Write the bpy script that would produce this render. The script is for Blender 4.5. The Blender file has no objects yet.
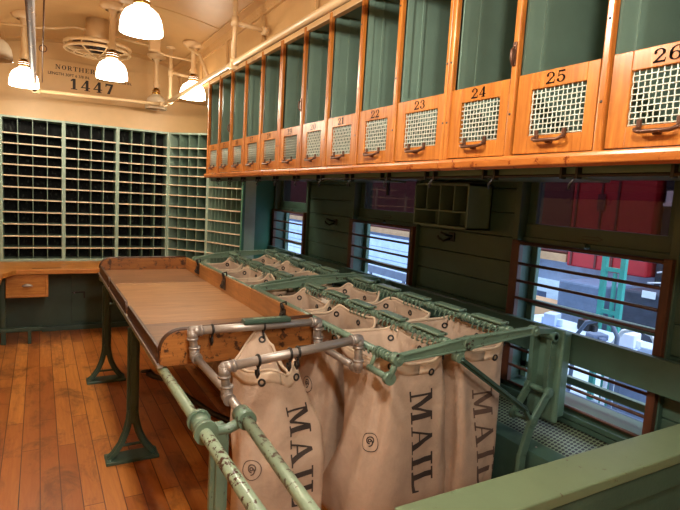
import bpy, bmesh, math, random
from mathutils import Vector, Matrix
PI = math.pi
COL = bpy.context.scene.collection
random.seed(7)

# ------------------------------------------------------------------ materials
def srgb(r, g, b):
    f = lambda c: (c/255/12.92) if c/255 <= .04045 else ((c/255+.055)/1.055)**2.4
    return (f(r), f(g), f(b), 1)

class NT:
    def __init__(s, name):
        s.m = bpy.data.materials.new(name); s.m.use_nodes = True
        s.t = s.m.node_tree; s.n = s.t.nodes
        s.b = s.n['Principled BSDF']
        s.tc = s.n.new('ShaderNodeTexCoord')
    def link(s, a, b): s.t.links.new(a, b)
    def mapping(s, scale=(1,1,1), rot=(0,0,0), coord='Object'):
        mp = s.n.new('ShaderNodeMapping'); mp.inputs['Scale'].default_value = scale
        mp.inputs['Rotation'].default_value = rot
        s.link(s.tc.outputs[coord], mp.inputs['Vector']); return mp.outputs['Vector']
    def noise(s, vec, scale=5, detail=4, rough=.6, dist=0):
        n = s.n.new('ShaderNodeTexNoise'); n.inputs['Scale'].default_value = scale
        n.inputs['Detail'].default_value = detail; n.inputs['Roughness'].default_value = rough
        n.inputs['Distortion'].default_value = dist
        s.link(vec, n.inputs['Vector']); return n.outputs['Fac']
    def ramp(s, fac, stops):
        r = s.n.new('ShaderNodeValToRGB'); e = r.color_ramp.elements
        e[0].position, e[0].color = stops[0]; e[1].position, e[1].color = stops[-1]
        for p, c in stops[1:-1]:
            x = e.new(p); x.color = c
        s.link(fac, r.inputs['Fac']); return r.outputs['Color']
    def mix(s, fac, a, b, mode='MIX'):
        m = s.n.new('ShaderNodeMix'); m.data_type = 'RGBA'; m.blend_type = mode
        for sock, v in ((m.inputs[0], fac), (m.inputs[6], a), (m.inputs[7], b)):
            if hasattr(v, 'is_linked'): s.link(v, sock)
            else: sock.default_value = v
        return m.outputs[2]
    def bump(s, h, strength=.2, dist=.01):
        b = s.n.new('ShaderNodeBump'); b.inputs['Strength'].default_value = strength
        b.inputs['Distance'].default_value = dist
        s.link(h, b.inputs['Height']); s.link(b.outputs['Normal'], s.b.inputs['Normal'])
    def col(s, c):
        if hasattr(c, 'is_linked'): s.link(c, s.b.inputs['Base Color'])
        else: s.b.inputs['Base Color'].default_value = c
    def rough(s, r, metal=0, spec=None):
        if hasattr(r, 'is_linked'): s.link(r, s.b.inputs['Roughness'])
        else: s.b.inputs['Roughness'].default_value = r
        s.b.inputs['Metallic'].default_value = metal
        if spec is not None: s.b.inputs['Specular IOR Level'].default_value = spec

def scale_c(c, k): return (c[0]*k, c[1]*k, c[2]*k, 1)

def paint(name, c, rough=.4, var=.18, bump=.12, chips=None, chip_at=.62, spec=.5, metal=0):
    t = NT(name); v = t.mapping()
    n = t.noise(v, 6, 5)
    base = t.ramp(n, [(.3, scale_c(c, 1-var)), (.7, scale_c(c, 1+var))])
    if chips:
        n2 = t.noise(t.mapping((1, 1, 1)), 38, 5, .65)
        n3 = t.noise(v, 7, 2)
        mm = t.n.new('ShaderNodeMath'); mm.operation = 'MULTIPLY_ADD'
        t.link(n3, mm.inputs[0]); mm.inputs[1].default_value = .45; t.link(n2, mm.inputs[2])
        f = t.ramp(mm.outputs[0], [(chip_at+.20, (0,0,0,1)), (chip_at+.23, (1,1,1,1))])
        base = t.mix(f, base, chips)
    t.col(base); t.rough(rough, metal, spec)
    t.bump(t.noise(v, 60, 3), bump, .004)
    return t.m

def wood(name, dark, light, axis='Y', rough=.4, scale=1.0, wear=None, wear_at=.7, fine=1.0):
    t = NT(name)
    s = {'X': (1.2, 14, 14), 'Y': (14, 1.2, 14), 'Z': (14, 14, 1.2)}[axis]
    s = tuple(a*scale for a in s)
    v = t.mapping(s)
    n = t.noise(v, 2.2, 6, .62, 1.2)
    c = t.ramp(n, [(.28, dark), (.5, tuple((a+b)/2 for a, b in zip(dark, light))), (.72, light)])
    n2 = t.noise(t.mapping(), 3.0, 5, .7)
    c = t.mix(t.ramp(n2, [(.35, (0,0,0,1)), (.75, (.55*fine,)*3+(1,))]), c, scale_c(dark, .55))
    if wear:
        n3 = t.noise(t.mapping(), 22, 6, .7)
        c = t.mix(t.ramp(n3, [(wear_at-.04, (0,0,0,1)), (wear_at+.02, (1,1,1,1))]), c, wear)
    t.col(c); t.rough(rough); t.bump(n, .12, .004)
    return t.m

M = {}
GR = srgb(96, 132, 108); GRD = srgb(60, 88, 66); 
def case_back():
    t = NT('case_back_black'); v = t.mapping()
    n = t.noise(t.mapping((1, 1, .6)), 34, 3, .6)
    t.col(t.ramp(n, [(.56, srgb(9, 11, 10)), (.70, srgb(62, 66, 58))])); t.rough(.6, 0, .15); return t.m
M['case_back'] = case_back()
M['cream'] = paint('cream_paint', srgb(204, 166, 112), .42, .05, .05)
M['cream_pipe'] = paint('cream_pipe_paint', srgb(214, 184, 140), .3, .06, .06)
M['green'] = paint('green_enamel', srgb(88, 118, 102), .36, .12, .1)
M['green_case'] = paint('case_green_enamel', srgb(106, 130, 114), .4, .1, .08)
M['green_post'] = paint('case_post_enamel', srgb(142, 164, 148), .4, .1, .08)
M['green_wall'] = paint('wall_green_enamel', srgb(60, 86, 74), .36, .12, .1)
M['green_bin'] = paint('bin_green_enamel', srgb(110, 134, 120), .36, .08, .05)
M['green_cast'] = paint('cast_iron_green', srgb(108, 134, 116), .3, .14, .25, chips=srgb(52, 44, 34), chip_at=.66)
M['green_rail'] = paint('chipped_green_rail', srgb(142, 162, 138), .32, .12, .2, chips=srgb(70, 44, 28), chip_at=.60)
M['green_dark'] = paint('dark_green_iron', srgb(58, 82, 70), .38, .12, .2)
M['green_cap'] = paint('olive_green_cap', srgb(102, 118, 90), .38, .08, .06, chips=srgb(80, 76, 52), chip_at=.72)
M['black'] = paint('black_iron', srgb(26, 24, 23), .38, .2, .2)
M['steel'] = paint('galvanised_pipe', srgb(164, 156, 150), .36, .16, .2, metal=.5)
M['rail_brown'] = paint('dark_brown_rail', srgb(96, 72, 56), .6, .3, .1, chips=srgb(190, 160, 120), chip_at=.66)  # left ceiling rail: darker brown than the cream pipes, with random pale flecks
M['brass'] = paint('brass', srgb(200, 160, 80), .25, .05, .02, metal=1)
M['bronze'] = paint('brown_bronze', srgb(96, 64, 48), .35, .15, .1, metal=.5)
M['cabwood'] = wood('varnished_oak', srgb(156, 84, 28), srgb(206, 134, 58), 'Z', .26, 1, fine=.6)
M['cabwood_h'] = wood('varnished_oak_rail', srgb(156, 80, 30), srgb(210, 134, 64), 'Y', .26, 1, wear=srgb(120, 52, 22), wear_at=.62, fine=.6)
M['deskwood'] = wood('counter_oak', srgb(160, 94, 38), srgb(212, 148, 72), 'X', .35, 1)
M['traywood'] = wood('tray_worn_wood', srgb(140, 96, 54), srgb(190, 142, 92), 'X', .42, .8, fine=.5)
M['traywood_d'] = wood('tray_darker_wood', srgb(98, 62, 36), srgb(150, 104, 64), 'X', .42, .8, fine=.6)
M['boardwood'] = wood('tray_side_wood', srgb(142, 90, 42), srgb(196, 136, 74), 'Y', .4, 1, wear=srgb(84, 46, 24), wear_at=.66)
M['boardwood_x'] = wood('tray_end_wood', srgb(130, 78, 34), srgb(190, 126, 64), 'X', .42, 1, wear=srgb(66, 36, 20), wear_at=.58)
M['rimwood'] = paint('dark_worn_edge', srgb(74, 46, 30), .4, .3, .3)
M['guardwood'] = wood('reddish_window_wood', srgb(66, 36, 24), srgb(98, 56, 34), 'Z', .4, 1)
M['guardbar'] = paint('brown_bar', srgb(74, 42, 30), .4, .2, .1)
M['ink'] = paint('black_stencil_ink', srgb(58, 48, 44), .8, .35, .1)
M['ink_faint'] = paint('faded_stencil_ink', srgb(98, 78, 68), .85, .2, .1)
M['letter_black'] = paint('sign_black', srgb(38, 28, 22), .6, .2, .02)
M['door_ink'] = paint('door_number_black', srgb(20, 12, 8), .9, .2, .02, spec=.1)
M['strip'] = paint('label_strip_tan', srgb(216, 196, 166), .35, .16, .05)

def canvas(name, c):
    t = NT(name); v = t.mapping()
    n = t.noise(v, 4, 6, .65)
    base = t.ramp(n, [(.3, scale_c(c, .78)), (.7, scale_c(c, 1.12))])
    n2 = t.noise(v, 17, 5, .7)
    base = t.mix(t.ramp(n2, [(.66, (0,0,0,1)), (.78, (.5,.5,.5,1))]), base, scale_c(c, .42))
    t.col(base); t.rough(.9, 0, .15)
    w = t.n.new('ShaderNodeTexWave'); w.inputs['Scale'].default_value = 160; w.bands_direction = 'Z'
    t.link(v, w.inputs['Vector'])
    t.bump(t.noise(v, 6, 6, .6, .6), .45, .025)
    return t.m
M['canvas'] = canvas('mail_canvas', srgb(198, 174, 154))
M['canvas2'] = canvas('mail_canvas_warm', srgb(192, 168, 148))
M['white_card'] = paint('white_card', srgb(226, 220, 210), .6, .05, .02)
M['canvas_hem'] = canvas('canvas_hem', srgb(214, 192, 168))

def floor_mat():
    t = NT('pine_floorboards'); v = t.mapping((1, 1, 1), (0, 0, PI/2))
    b = t.n.new('ShaderNodeTexBrick'); b.offset = .37; b.inputs['Scale'].default_value = 1
    b.inputs['Brick Width'].default_value = 1.15; b.inputs['Row Height'].default_value = .094
    b.inputs['Mortar Size'].default_value = .0028; b.inputs['Mortar Smooth'].default_value = .2
    b.inputs['Color1'].default_value = srgb(216, 144, 66); b.inputs['Color2'].default_value = srgb(168, 98, 40)
    b.inputs['Mortar'].default_value = srgb(52, 24, 10)
    t.link(v, b.inputs['Vector'])
    g = t.noise(t.mapping((16, 1.3, 1)), 2.4, 6, .65, .8)
    c = t.mix(t.ramp(g, [(.3, (.0,)*3+(1,)), (.75, (.65,)*3+(1,))]), b.outputs['Color'], srgb(150, 72, 26))
    n = t.noise(t.mapping((1, .6, 1)), 4.5, 7, .72, .6)
    c = t.mix(t.ramp(n, [(.50, (0,0,0,1)), (.64, (.7,.7,.7,1))]), c, srgb(104, 62, 32))
    n2 = t.noise(t.mapping((1, .5, 1)), 2.6, 5, .7, .4)
    c = t.mix(t.ramp(n2, [(.62, (0,0,0,1)), (.72, (.55,.55,.55,1))]), c, srgb(150, 116, 92))
    t.col(c)
    r = t.n.new('ShaderNodeMapRange'); t.link(n, r.inputs[0]); r.inputs[3].default_value = .26; r.inputs[4].default_value = .5
    t.rough(r.outputs[0])
    t.bump(b.outputs['Fac'], -.25, .004)
    return t.m
M['floor'] = floor_mat()

def glass_mat(name, tint=(1,1,1,1), fac=.08):
    m = bpy.data.materials.new(name); m.use_nodes = True; t = m.node_tree; n = t.nodes
    n.remove(n['Principled BSDF']); out = n['Material Output']
    tr = n.new('ShaderNodeBsdfTransparent'); tr.inputs[0].default_value = tint
    gl = n.new('ShaderNodeBsdfGlossy'); gl.inputs['Roughness'].default_value = .03
    fr = n.new('ShaderNodeFresnel'); fr.inputs[0].default_value = 1.45
    mx = n.new('ShaderNodeMixShader')
    ge = n.new('ShaderNodeNewGeometry'); iv = n.new('ShaderNodeMath'); iv.operation = 'SUBTRACT'; iv.inputs[0].default_value = 1; t.links.new(ge.outputs['Backfacing'], iv.inputs[1])
    ml = n.new('ShaderNodeMath'); ml.operation = 'MULTIPLY'; t.links.new(fr.outputs[0], ml.inputs[0]); t.links.new(iv.outputs[0], ml.inputs[1])
    t.links.new(ml.outputs[0], mx.inputs[0]); t.links.new(tr.outputs[0], mx.inputs[1]); t.links.new(gl.outputs[0], mx.inputs[2])
    t.links.new(mx.outputs[0], out.inputs[0]); return m
M['glass'] = glass_mat('window_glass', (.93, .97, 1, 1))
M['glass_dark'] = glass_mat('tinted_upper_glass', (.34, .27, .28, 1))

def emit(name, c, s):
    m = bpy.data.materials.new(name); m.use_nodes = True; t = m.node_tree
    b = t.nodes['Principled BSDF']; b.inputs['Emission Color'].default_value = c
    b.inputs['Emission Strength'].default_value = s; b.inputs['Base Color'].default_value = (.9,.9,.85,1)
    return m
LAMPC = (1, .88, .70, 1)
M['opal'] = emit('lit_opal_glass', (1, .86, .66, 1), 9)
M['opal_off'] = paint('unlit_opal_glass', srgb(206, 190, 162), .3, .04, .02)

def mesh_screen(name, wire, pitch=.0125):
    """woven wire cloth: wires as a square grid, see-through between them"""
    t = NT(name); v = t.mapping()
    sep = t.n.new('ShaderNodeSeparateXYZ'); t.link(v, sep.inputs[0])
    outs = []
    for k in (1, 2):
        a = t.n.new('ShaderNodeMath'); a.operation = 'MULTIPLY'; a.inputs[1].default_value = 1/pitch; t.link(sep.outputs[k], a.inputs[0])
        b = t.n.new('ShaderNodeMath'); b.operation = 'FRACT'; t.link(a.outputs[0], b.inputs[0])
        c = t.n.new('ShaderNodeMath'); c.operation = 'LESS_THAN'; c.inputs[1].default_value = .32; t.link(b.outputs[0], c.inputs[0])
        outs.append(c.outputs[0])
    mx = t.n.new('ShaderNodeMath'); mx.operation = 'MAXIMUM'; t.link(outs[0], mx.inputs[0]); t.link(outs[1], mx.inputs[1])
    t.link(mx.outputs[0], t.b.inputs['Alpha']); t.col(wire); t.rough(.4, .2)
    return t.m

def perforated(name, c, hole, pitch):
    t = NT(name); v = t.mapping()
    sep = t.n.new('ShaderNodeSeparateXYZ'); t.link(v, sep.inputs[0])
    sq = []
    for k in (0, 1):
        a = t.n.new('ShaderNodeMath'); a.operation = 'MULTIPLY'; a.inputs[1].default_value = 1/pitch; t.link(sep.outputs[k], a.inputs[0])
        b = t.n.new('ShaderNodeMath'); b.operation = 'FRACT'; t.link(a.outputs[0], b.inputs[0])
        d = t.n.new('ShaderNodeMath'); d.operation = 'SUBTRACT'; d.inputs[1].default_value = .5; t.link(b.outputs[0], d.inputs[0])
        e = t.n.new('ShaderNodeMath'); e.operation = 'MULTIPLY'; t.link(d.outputs[0], e.inputs[0]); t.link(d.outputs[0], e.inputs[1])
        sq.append(e.outputs[0])
    s = t.n.new('ShaderNodeMath'); s.operation = 'ADD'; t.link(sq[0], s.inputs[0]); t.link(sq[1], s.inputs[1])
    g = t.n.new('ShaderNodeMath'); g.operation = 'LESS_THAN'; g.inputs[1].default_value = .15; t.link(s.outputs[0], g.inputs[0])
    t.col(t.mix(g.outputs[0], c, hole)); t.rough(.45)
    return t.m
M['perf'] = perforated('perforated_green_sheet', srgb(120, 134, 108), srgb(8, 9, 8), .0205)

# ------------------------------------------------------------------ mesh builder
class MB:
    def __init__(s): s.v = []; s.f = []; s.sm = []
    def add(s, vs, fs, smooth=False, mat=None):
        o = len(s.v)
        for p in vs:
            p = Vector(p); s.v.append(mat @ p if mat else p)
        for f in fs: s.f.append([i+o for i in f]); s.sm.append(smooth)
        return s
    def box(s, a, b, mat=None):
        x0, y0, z0 = a; x1, y1, z1 = b
        return s.add([(x0,y0,z0),(x1,y0,z0),(x1,y1,z0),(x0,y1,z0),(x0,y0,z1),(x1,y0,z1),(x1,y1,z1),(x0,y1,z1)],
              [(0,3,2,1),(4,5,6,7),(0,1,5,4),(1,2,6,5),(2,3,7,6),(3,0,4,7)], mat=mat)
    def bar(s, p, q, w, h, up=(0,0,1)):
        """rectangular bar between two points"""
        p, q = Vector(p), Vector(q); d = (q-p).normalized(); u = Vector(up)
        sd = d.cross(u)
        if sd.length < 1e-4: sd = d.cross(Vector((0,1,0)))
        sd.normalize(); u = sd.cross(d).normalized()
        vs = [c + sd*a*w/2 + u*b*h/2 for c in (p, q) for a, b in ((-1,-1),(1,-1),(1,1),(-1,1))]
        return s.add(vs, [(0,3,2,1),(4,5,6,7),(0,1,5,4),(1,2,6,5),(2,3,7,6),(3,0,4,7)])
    def tube(s, path, r, seg=10, closed=False):
        path = [Vector(p) for p in path]; n = len(path)
        rs = r if isinstance(r, (list, tuple)) else [r]*n
        tans = []
        for i in range(n):
            a = path[(i-1) % n] if closed or i > 0 else path[i]
            b = path[(i+1) % n] if closed or i < n-1 else path[i]
            tans.append((b-a).normalized())
        up = Vector((0,0,1)) if abs(tans[0].z) < .9 else Vector((1,0,0))
        nrm = tans[0].cross(up).normalized(); vs = []
        for i in range(n):
            if i: 
                ax = tans[i-1].cross(tans[i])
                if ax.length > 1e-6: nrm = Matrix.Rotation(tans[i-1].angle(tans[i]), 3, ax) @ nrm
            bn = tans[i].cross(nrm).normalized()
            for k in range(seg):
                a = 2*PI*k/seg; vs.append(path[i] + (nrm*math.cos(a)+bn*math.sin(a))*rs[i])
        fs = []
        for i in range(n if closed else n-1):
            j = (i+1) % n
            for k in range(seg):
                k2 = (k+1) % seg; fs.append((i*seg+k, i*seg+k2, j*seg+k2, j*seg+k))
        s.add(vs, fs, True)
        if not closed:
            o = len(s.v)-n*seg
            s.f.append([o+k for k in range(seg)][::-1]); s.sm.append(False)
            s.f.append([o+(n-1)*seg+k for k in range(seg)]); s.sm.append(False)
        return s
    def lathe(s, prof, seg=24, loc=(0,0,0), mat=None):
        loc = Vector(loc); vs = []
        for r, z in prof:
            for k in range(seg):
                a = 2*PI*k/seg; vs.append(loc+Vector((r*math.cos(a), r*math.sin(a), z)))
        fs = [(i*seg+k, i*seg+(k+1) % seg, (i+1)*seg+(k+1) % seg, (i+1)*seg+k) for i in range(len(prof)-1) for k in range(seg)]
        return s.add(vs, fs, True, mat)
    def torus(s, c, R, r, axis=(0,0,1), seg=20, ss=6, a0=0, a1=2*PI):
        ax = Vector(axis).normalized(); q = ax.to_track_quat('Z', 'Y'); full = abs(a1-a0-2*PI) < 1e-4
        n = seg if full else seg+1
        pts = [Vector(c)+q @ Vector((R*math.cos(a0+(a1-a0)*i/seg), R*math.sin(a0+(a1-a0)*i/seg), 0)) for i in range(n)]
        return s.tube(pts, r, ss, full)
    def prism(s, poly, d, origin=(0,0,0), ux=(1,0,0), uy=(0,0,1)):
        """extrude a 2D outline by vector d"""
        o, ux, uy, d = Vector(origin), Vector(ux), Vector(uy), Vector(d); n = len(poly)
        a = [o+ux*x+uy*y for x, y in poly]
        return s.add(a+[p+d for p in a], [tuple(range(n))[::-1], tuple(range(n, 2*n))]+[(i, (i+1) % n, n+(i+1) % n, n+i) for i in range(n)])
    def build(s, name, mat, parent=None, bevel=0, seg=2, solid=0, loc=None, label=None):
        me = bpy.data.meshes.new(name); me.from_pydata([tuple(v) for v in s.v], [], s.f)
        me.polygons.foreach_set('use_smooth', s.sm)
        bm = bmesh.new(); bm.from_mesh(me); bmesh.ops.recalc_face_normals(bm, faces=bm.faces); bm.to_mesh(me); bm.free()
        me.materials.append(M[mat] if isinstance(mat, str) else mat)
        o = bpy.data.objects.new(name, me); COL.objects.link(o)
        if parent: o.parent = parent
        if loc: o.location = loc
        if solid:
            md = o.modifiers.new('thickness', 'SOLIDIFY'); md.thickness = solid; md.offset = 0
        if bevel:
            md = o.modifiers.new('edge', 'BEVEL'); md.width = bevel; md.segments = seg; md.limit_method = 'ANGLE'; md.angle_limit = math.radians(40)
        if label: o['label'] = label
        return o

def empty(name, loc=(0,0,0), rz=0):
    o = bpy.data.objects.new(name, None); COL.objects.link(o); o.location = loc; o.rotation_euler = (0,0,rz)
    o.empty_display_size = .05; return o
def tag(o, label, cat, group=None, kind=None):
    if label: o['label'] = label
    if cat: o['category'] = cat
    if group: o['group'] = group
    if kind: o['kind'] = kind
    return o
def struct(o, label=None, cat=None):
    o['kind'] = 'structure'
    if label: o['label'] = label
    if cat: o['category'] = cat
    return o
def share(o, parent, loc=(0,0,0), rot=(0,0,0)):
    c = o.copy(); COL.objects.link(c); c.parent = parent; c.location = loc; c.rotation_euler = rot; return c

def text_mesh(name, body, size, mat, parent, origin, ux, uy, thick=.001, bold=0.0, align='CENTER', sx=1.0):
    cu = bpy.data.curves.new(name, 'FONT'); cu.body = body; cu.size = size; cu.align_x = align; cu.align_y = 'CENTER'
    cu.offset = bold; cu.extrude = thick; cu.resolution_u = 3
    tmp = bpy.data.objects.new(name+'_tmp', cu); COL.objects.link(tmp)
    bpy.context.view_layer.update()
    me = bpy.data.meshes.new_from_object(tmp.evaluated_get(bpy.context.evaluated_depsgraph_get()))
    bpy.data.objects.remove(tmp); me.name = name
    ux, uy = Vector(ux).normalized()*sx, Vector(uy).normalized(); uz = ux.normalized().cross(uy); o = Vector(origin)
    for v in me.vertices: v.co = o+ux*v.co.x+uy*v.co.y+uz*v.co.z
    me.materials.clear(); me.materials.append(M[mat])
    ob = bpy.data.objects.new(name, me); COL.objects.link(ob); ob.parent = parent; return ob

# ------------------------------------------------------------------ slab-serif letters: lists of quads, height 1
def R_(x0, y0, x1, y1): return [(x0,y0),(x1,y0),(x1,y1),(x0,y1)]
GLY = {
 'M': (1.2, [R_(0,0,.38,.07), R_(.15,.05,.23,.96), R_(0,.93,.34,1), [(.15,1),(.38,1),(.68,.14),(.55,.06)], [(.55,.06),(.64,.06),(.96,1),(.86,1)], R_(.86,.05,1.07,.96), R_(.76,0,1.19,.07), R_(.86,.93,1.19,1)]),
 'A': (1.06, [R_(0,0,.36,.07), R_(.56,0,1.06,.07), [(.15,.03),(.23,.03),(.54,1),(.46,1)], [(.42,1),(.58,1),(.94,.03),(.7,.03)], R_(.27,.3,.76,.38)]),
 'I': (.5, [R_(0,0,.5,.07), R_(0,.93,.5,1), R_(.14,.05,.36,.95)]),
 'L': (.88, [R_(0,0,.84,.07), R_(0,.93,.5,1), R_(.14,.05,.36,.95), [(.74,.02),(.84,.02),(.88,.34),(.82,.34)], [(.5,.05),(.8,.05),(.82,.2),(.76,.14)]]),
 '1': (.6, [R_(.02,0,.56,.08), R_(.17,.05,.42,1), [(0,.74),(.2,.82),(.2,1),(.0,.86)]]),
 '4': (.8, [R_(.3,0,.78,.07), R_(.42,.03,.66,1), R_(0,.24,.8,.33), [(0,.26),(.1,.26),(.6,1),(.46,1)]]),
 '7': (.72, [R_(.02,.8,.7,.97), [(0,.68),(.1,.68),(.14,.97),(.02,1)], [(.5,.85),(.7,.85),(.42,0),(.16,0)]]),
}
LET = {
 'N': (1.1, [R_(0,0,.3,.07), R_(.1,.03,.2,.97), R_(0,.93,.3,1), [(.1,1),(.32,1),(.98,0),(.76,0)], R_(.82,.05,.92,.97), R_(.7,.93,1.06,1)]),
 'O': None,
 'R': (1.0, [R_(0,0,.5,.07), R_(.12,.03,.34,.97), R_(0,.93,.6,1), R_(.3,.46,.62,.54), [(.58,1),(.84,.88),(.62,.84),(.5,.93)], [(.62,.84),(.84,.88),(.84,.6),(.62,.64)], [(.62,.64),(.84,.6),(.58,.46),(.5,.53)], [(.42,.5),(.64,.5),(.98,0),(.74,0)], R_(.7,0,1.04,.07)]),
 'T': (.95, [R_(0,.92,.95,1), R_(.37,.03,.6,.97), R_(.24,0,.74,.07), R_(0,.7,.07,.95), R_(.88,.7,.95,.95)]),
 'H': (1.15, [R_(0,0,.46,.07), R_(.12,.03,.34,.97), R_(0,.93,.46,1), R_(.3,.46,.85,.54), R_(.8,.03,1.02,.97), R_(.68,.93,1.14,1), R_(.68,0,1.14,.07)]),
 'E': (.9, [R_(0,0,.86,.07), R_(.12,.03,.34,.97), R_(0,.93,.84,1), R_(.3,.46,.62,.54), R_(.78,0,.86,.3), R_(.76,.72,.84,1), R_(.56,.36,.62,.64)]),
}
def oval(w, thick, n=18):
    out = []
    for i in range(n):
        a, b = 2*PI*i/n, 2*PI*(i+1)/n
        P = lambda t, k: (w/2+math.cos(t)*(w/2-(thick if k else 0)), .5+math.sin(t)*(.5-(.06 if k else 0)))
        out.append([P(a,0), P(b,0), P(b,1), P(a,1)])
    return out
LET['O'] = (.95, oval(.92, .24)); GLY.update(LET)

def arcq(cx, cy, rx, ry, a0, a1, n=14, tx=.19, ty=.07):
    P = lambda t, k: (cx+math.cos(t)*(rx-(tx if k else 0)), cy+math.sin(t)*(ry-(ty if k else 0)))
    D = math.radians; out = []
    for i in range(n):
        a, b = D(a0+(a1-a0)*i/n), D(a0+(a1-a0)*(i+1)/n); out.append([P(a,0), P(b,0), P(b,1), P(a,1)])
    return out
ball = lambda x, y: [[(x-.1,y-.04),(x+.1,y-.04),(x+.1,y+.04),(x-.1,y+.04)], [(x-.06,y-.1),(x+.06,y-.1),(x+.06,y+.1),(x-.06,y+.1)]]
six = arcq(.41, .31, .39, .31, 0, 360)+arcq(.48, .5, .46, .5, 62, 200)+ball(.68, .8)
GLY.update({
 '2': (.82, arcq(.38, .70, .38, .30, 165, -35)+ball(.12, .72)+[[(.50,.56),(.70,.58),(.24,.12),(.0,.06)], R_(.0,0,.78,.14), [(.70,.05),(.78,.05),(.82,.3),(.76,.3)]]),
 '3': (.8, arcq(.36, .74, .34, .26, 150, -80)+arcq(.36, .29, .40, .29, 90, -160)+ball(.11, .76)+ball(.11, .24)),
 '5': (.8, arcq(.36, .32, .40, .32, 130, -160)+ball(.11, .24)+[R_(.1,.84,.7,1), R_(.1,.46,.18,.9)]),
 '6': (.82, six),
 '8': (.82, arcq(.41, .74, .33, .26, 0, 360)+arcq(.41, .28, .40, .28, 0, 360)),
 '9': (.82, [[(.82-x, 1-y) for x, y in q] for q in six]),
 '0': (.82, arcq(.41, .5, .40, .5, 0, 360)),
})
def quad_grid(mb, q, fn, n=4):
    vs = []; 
    for i in range(n+1):
        for j in range(n+1):
            u, v = i/n, j/n
            x = (q[0][0]*(1-u)+q[1][0]*u)*(1-v)+(q[3][0]*(1-u)+q[2][0]*u)*v
            y = (q[0][1]*(1-u)+q[1][1]*u)*(1-v)+(q[3][1]*(1-u)+q[2][1]*u)*v
            vs.append(fn(x, y))
    fs = [(i*(n+1)+j, (i+1)*(n+1)+j, (i+1)*(n+1)+j+1, i*(n+1)+j+1) for i in range(n) for j in range(n)]
    mb.add(vs, fs, True)
def word(mb, s, fn, gap=.16, n=3):
    x = 0
    for ch in s:
        if ch == ' ': x += .5; continue
        w, qs = GLY[ch]
        for q in qs: quad_grid(mb, q, lambda a, b: fn(x+a, b), n)
        x += w+gap
    return x-gap

# ------------------------------------------------------------------ room shell
WX = 2.40; YF = 6.56; YN = -2.6; XL = -1.34; CZ = 3.05
WINS = [(1.25, 2.13), (3.06, 3.96), (4.87, 5.72)]
f = MB().box((XL-.1, YN-.1, -.06), (WX+.16, YF+.1, 0)).build('floor', 'floor'); struct(f, 'orange varnished pine floorboards', 'floor')

def planks(mb, y0, y1, z0, z1):
    z = z0
    pitch = .142
    k = math.floor(z0/pitch)
    while k*pitch < z1-1e-4:
        a = max(z0, k*pitch); b = min(z1, (k+1)*pitch)
        if b-a > .004:
            g = .004
            mb.prism([(WX+.06, a), (WX+.012, a), (WX, a+g), (WX, b-g), (WX+.012, b), (WX+.06, b)], (0, y1-y0, 0), (0, y0, 0))
        k += 1
w = MB()
planks(w, YN, YF, 0, .57); planks(w, YN, YF, 1.82, 2.62)
ed = [YN]+[e for p in WINS for e in p]+[YF]
for i in range(0, len(ed), 2): planks(w, ed[i], ed[i+1], .57, 1.82)
struct(w.build('wall_right', 'green_wall'), 'dark green tongue-and-groove plank wall with three windows', 'wall')
struct(MB().box((WX-.02+.02, YN, 2.62), (WX+.06, YF, 3.2)).build('wall_right_upper', 'cream'))
struct(MB().box((XL-.08, YN, 0), (XL, YF, 3.2)).build('wall_left', 'cream'))
struct(MB().box((XL-.08, YN-.08, 0), (WX+.06, YN, 3.2)).build('wall_near', 'cream'))
struct(MB().box((XL-.08, YF, 0), (WX+.06, YF+.08, 3.3)).build('wall_far', 'cream'), 'cream end wall above the pigeonhole cases', 'wall')
# ceiling: shallow arch between two riveted side bands, lower decks beyond them
XC = .53; SB = .90
cm = MB(); n = 16; vs = []
for i in range(n+1):
    t = -1+2*i/n; vs.append((XC+SB*t, CZ-.10*t*t))
prof = [(XL-.08, 2.58), (XC-SB-.02, 2.60)]+vs+[(XC+SB+.02, 2.60), (WX+.06, 2.58)]
prof = [prof[0], prof[1]]+vs+[prof[-2], prof[-1]]
top = [(x, z+.06) for x, z in prof]
for i in range(len(prof)-1):
    a, b, c, d = prof[i], prof[i+1], top[i+1], top[i]
    cm.add([(a[0], YN, a[1]), (b[0], YN, b[1]), (b[0], YF, b[1]), (a[0], YF, a[1]), (d[0], YN, d[1]), (c[0], YN, c[1]), (c[0], YF, c[1]), (d[0], YF, d[1])],
           [(0,1,2,3), (4,7,6,5)], 2 <= i < 2+n-0)
struct(cm.build('ceiling', 'cream'), 'cream arched metal ceiling', 'ceiling')
# riveted longitudinal bands and ribs
tb = MB(); 
for sgn in (-1, 1):
    x = XC+sgn*(SB-.004)
    tb.box((x-.012, YN, CZ-.175), (x+.012, YF, CZ-.10))
    tb.box((x-.010, YN, 2.60), (x+.012, YF, 2.66))
    tb.bar((XC+sgn*(SB-.05), YN, CZ-.096), (XC+sgn*(SB-.05), YF, CZ-.096), .07, .008)
    y = -2.2
    while y < YF:
        tb.box((x-.010, y-.03, 2.62), (x+.010, y+.03, CZ-.1)); 
        y += .86
y = -2.2
while y < YF:
    for i in range(n):
        a, b = vs[i], vs[i+1]
        tb.bar((a[0], y, a[1]-.003), (b[0], y, b[1]-.003), .05, .006)
    y += 1.72
tb.build('trim_2', 'cream')['kind'] = 'structure'
rv = MB()
y = .6
while y < YF:
    for dz in (CZ-.12, CZ-.158):
        rv.lathe([(.006, 0), (.004, .003), (0, .004)], 6, mat=Matrix.Translation((XC+SB-.016, y, dz)) @ Matrix.Rotation(-PI/2, 4, 'Y'))
    y += .055
rv.build('trim_3', 'cream')['kind'] = 'structure'

# long mounting board on the window wall
struct(MB().box((2.305, .80, .835), (2.34, 6.0, .99)).build('trim_1', 'green_wall', bevel=.003), 'long green mounting board across the window wall', 'board')

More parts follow.
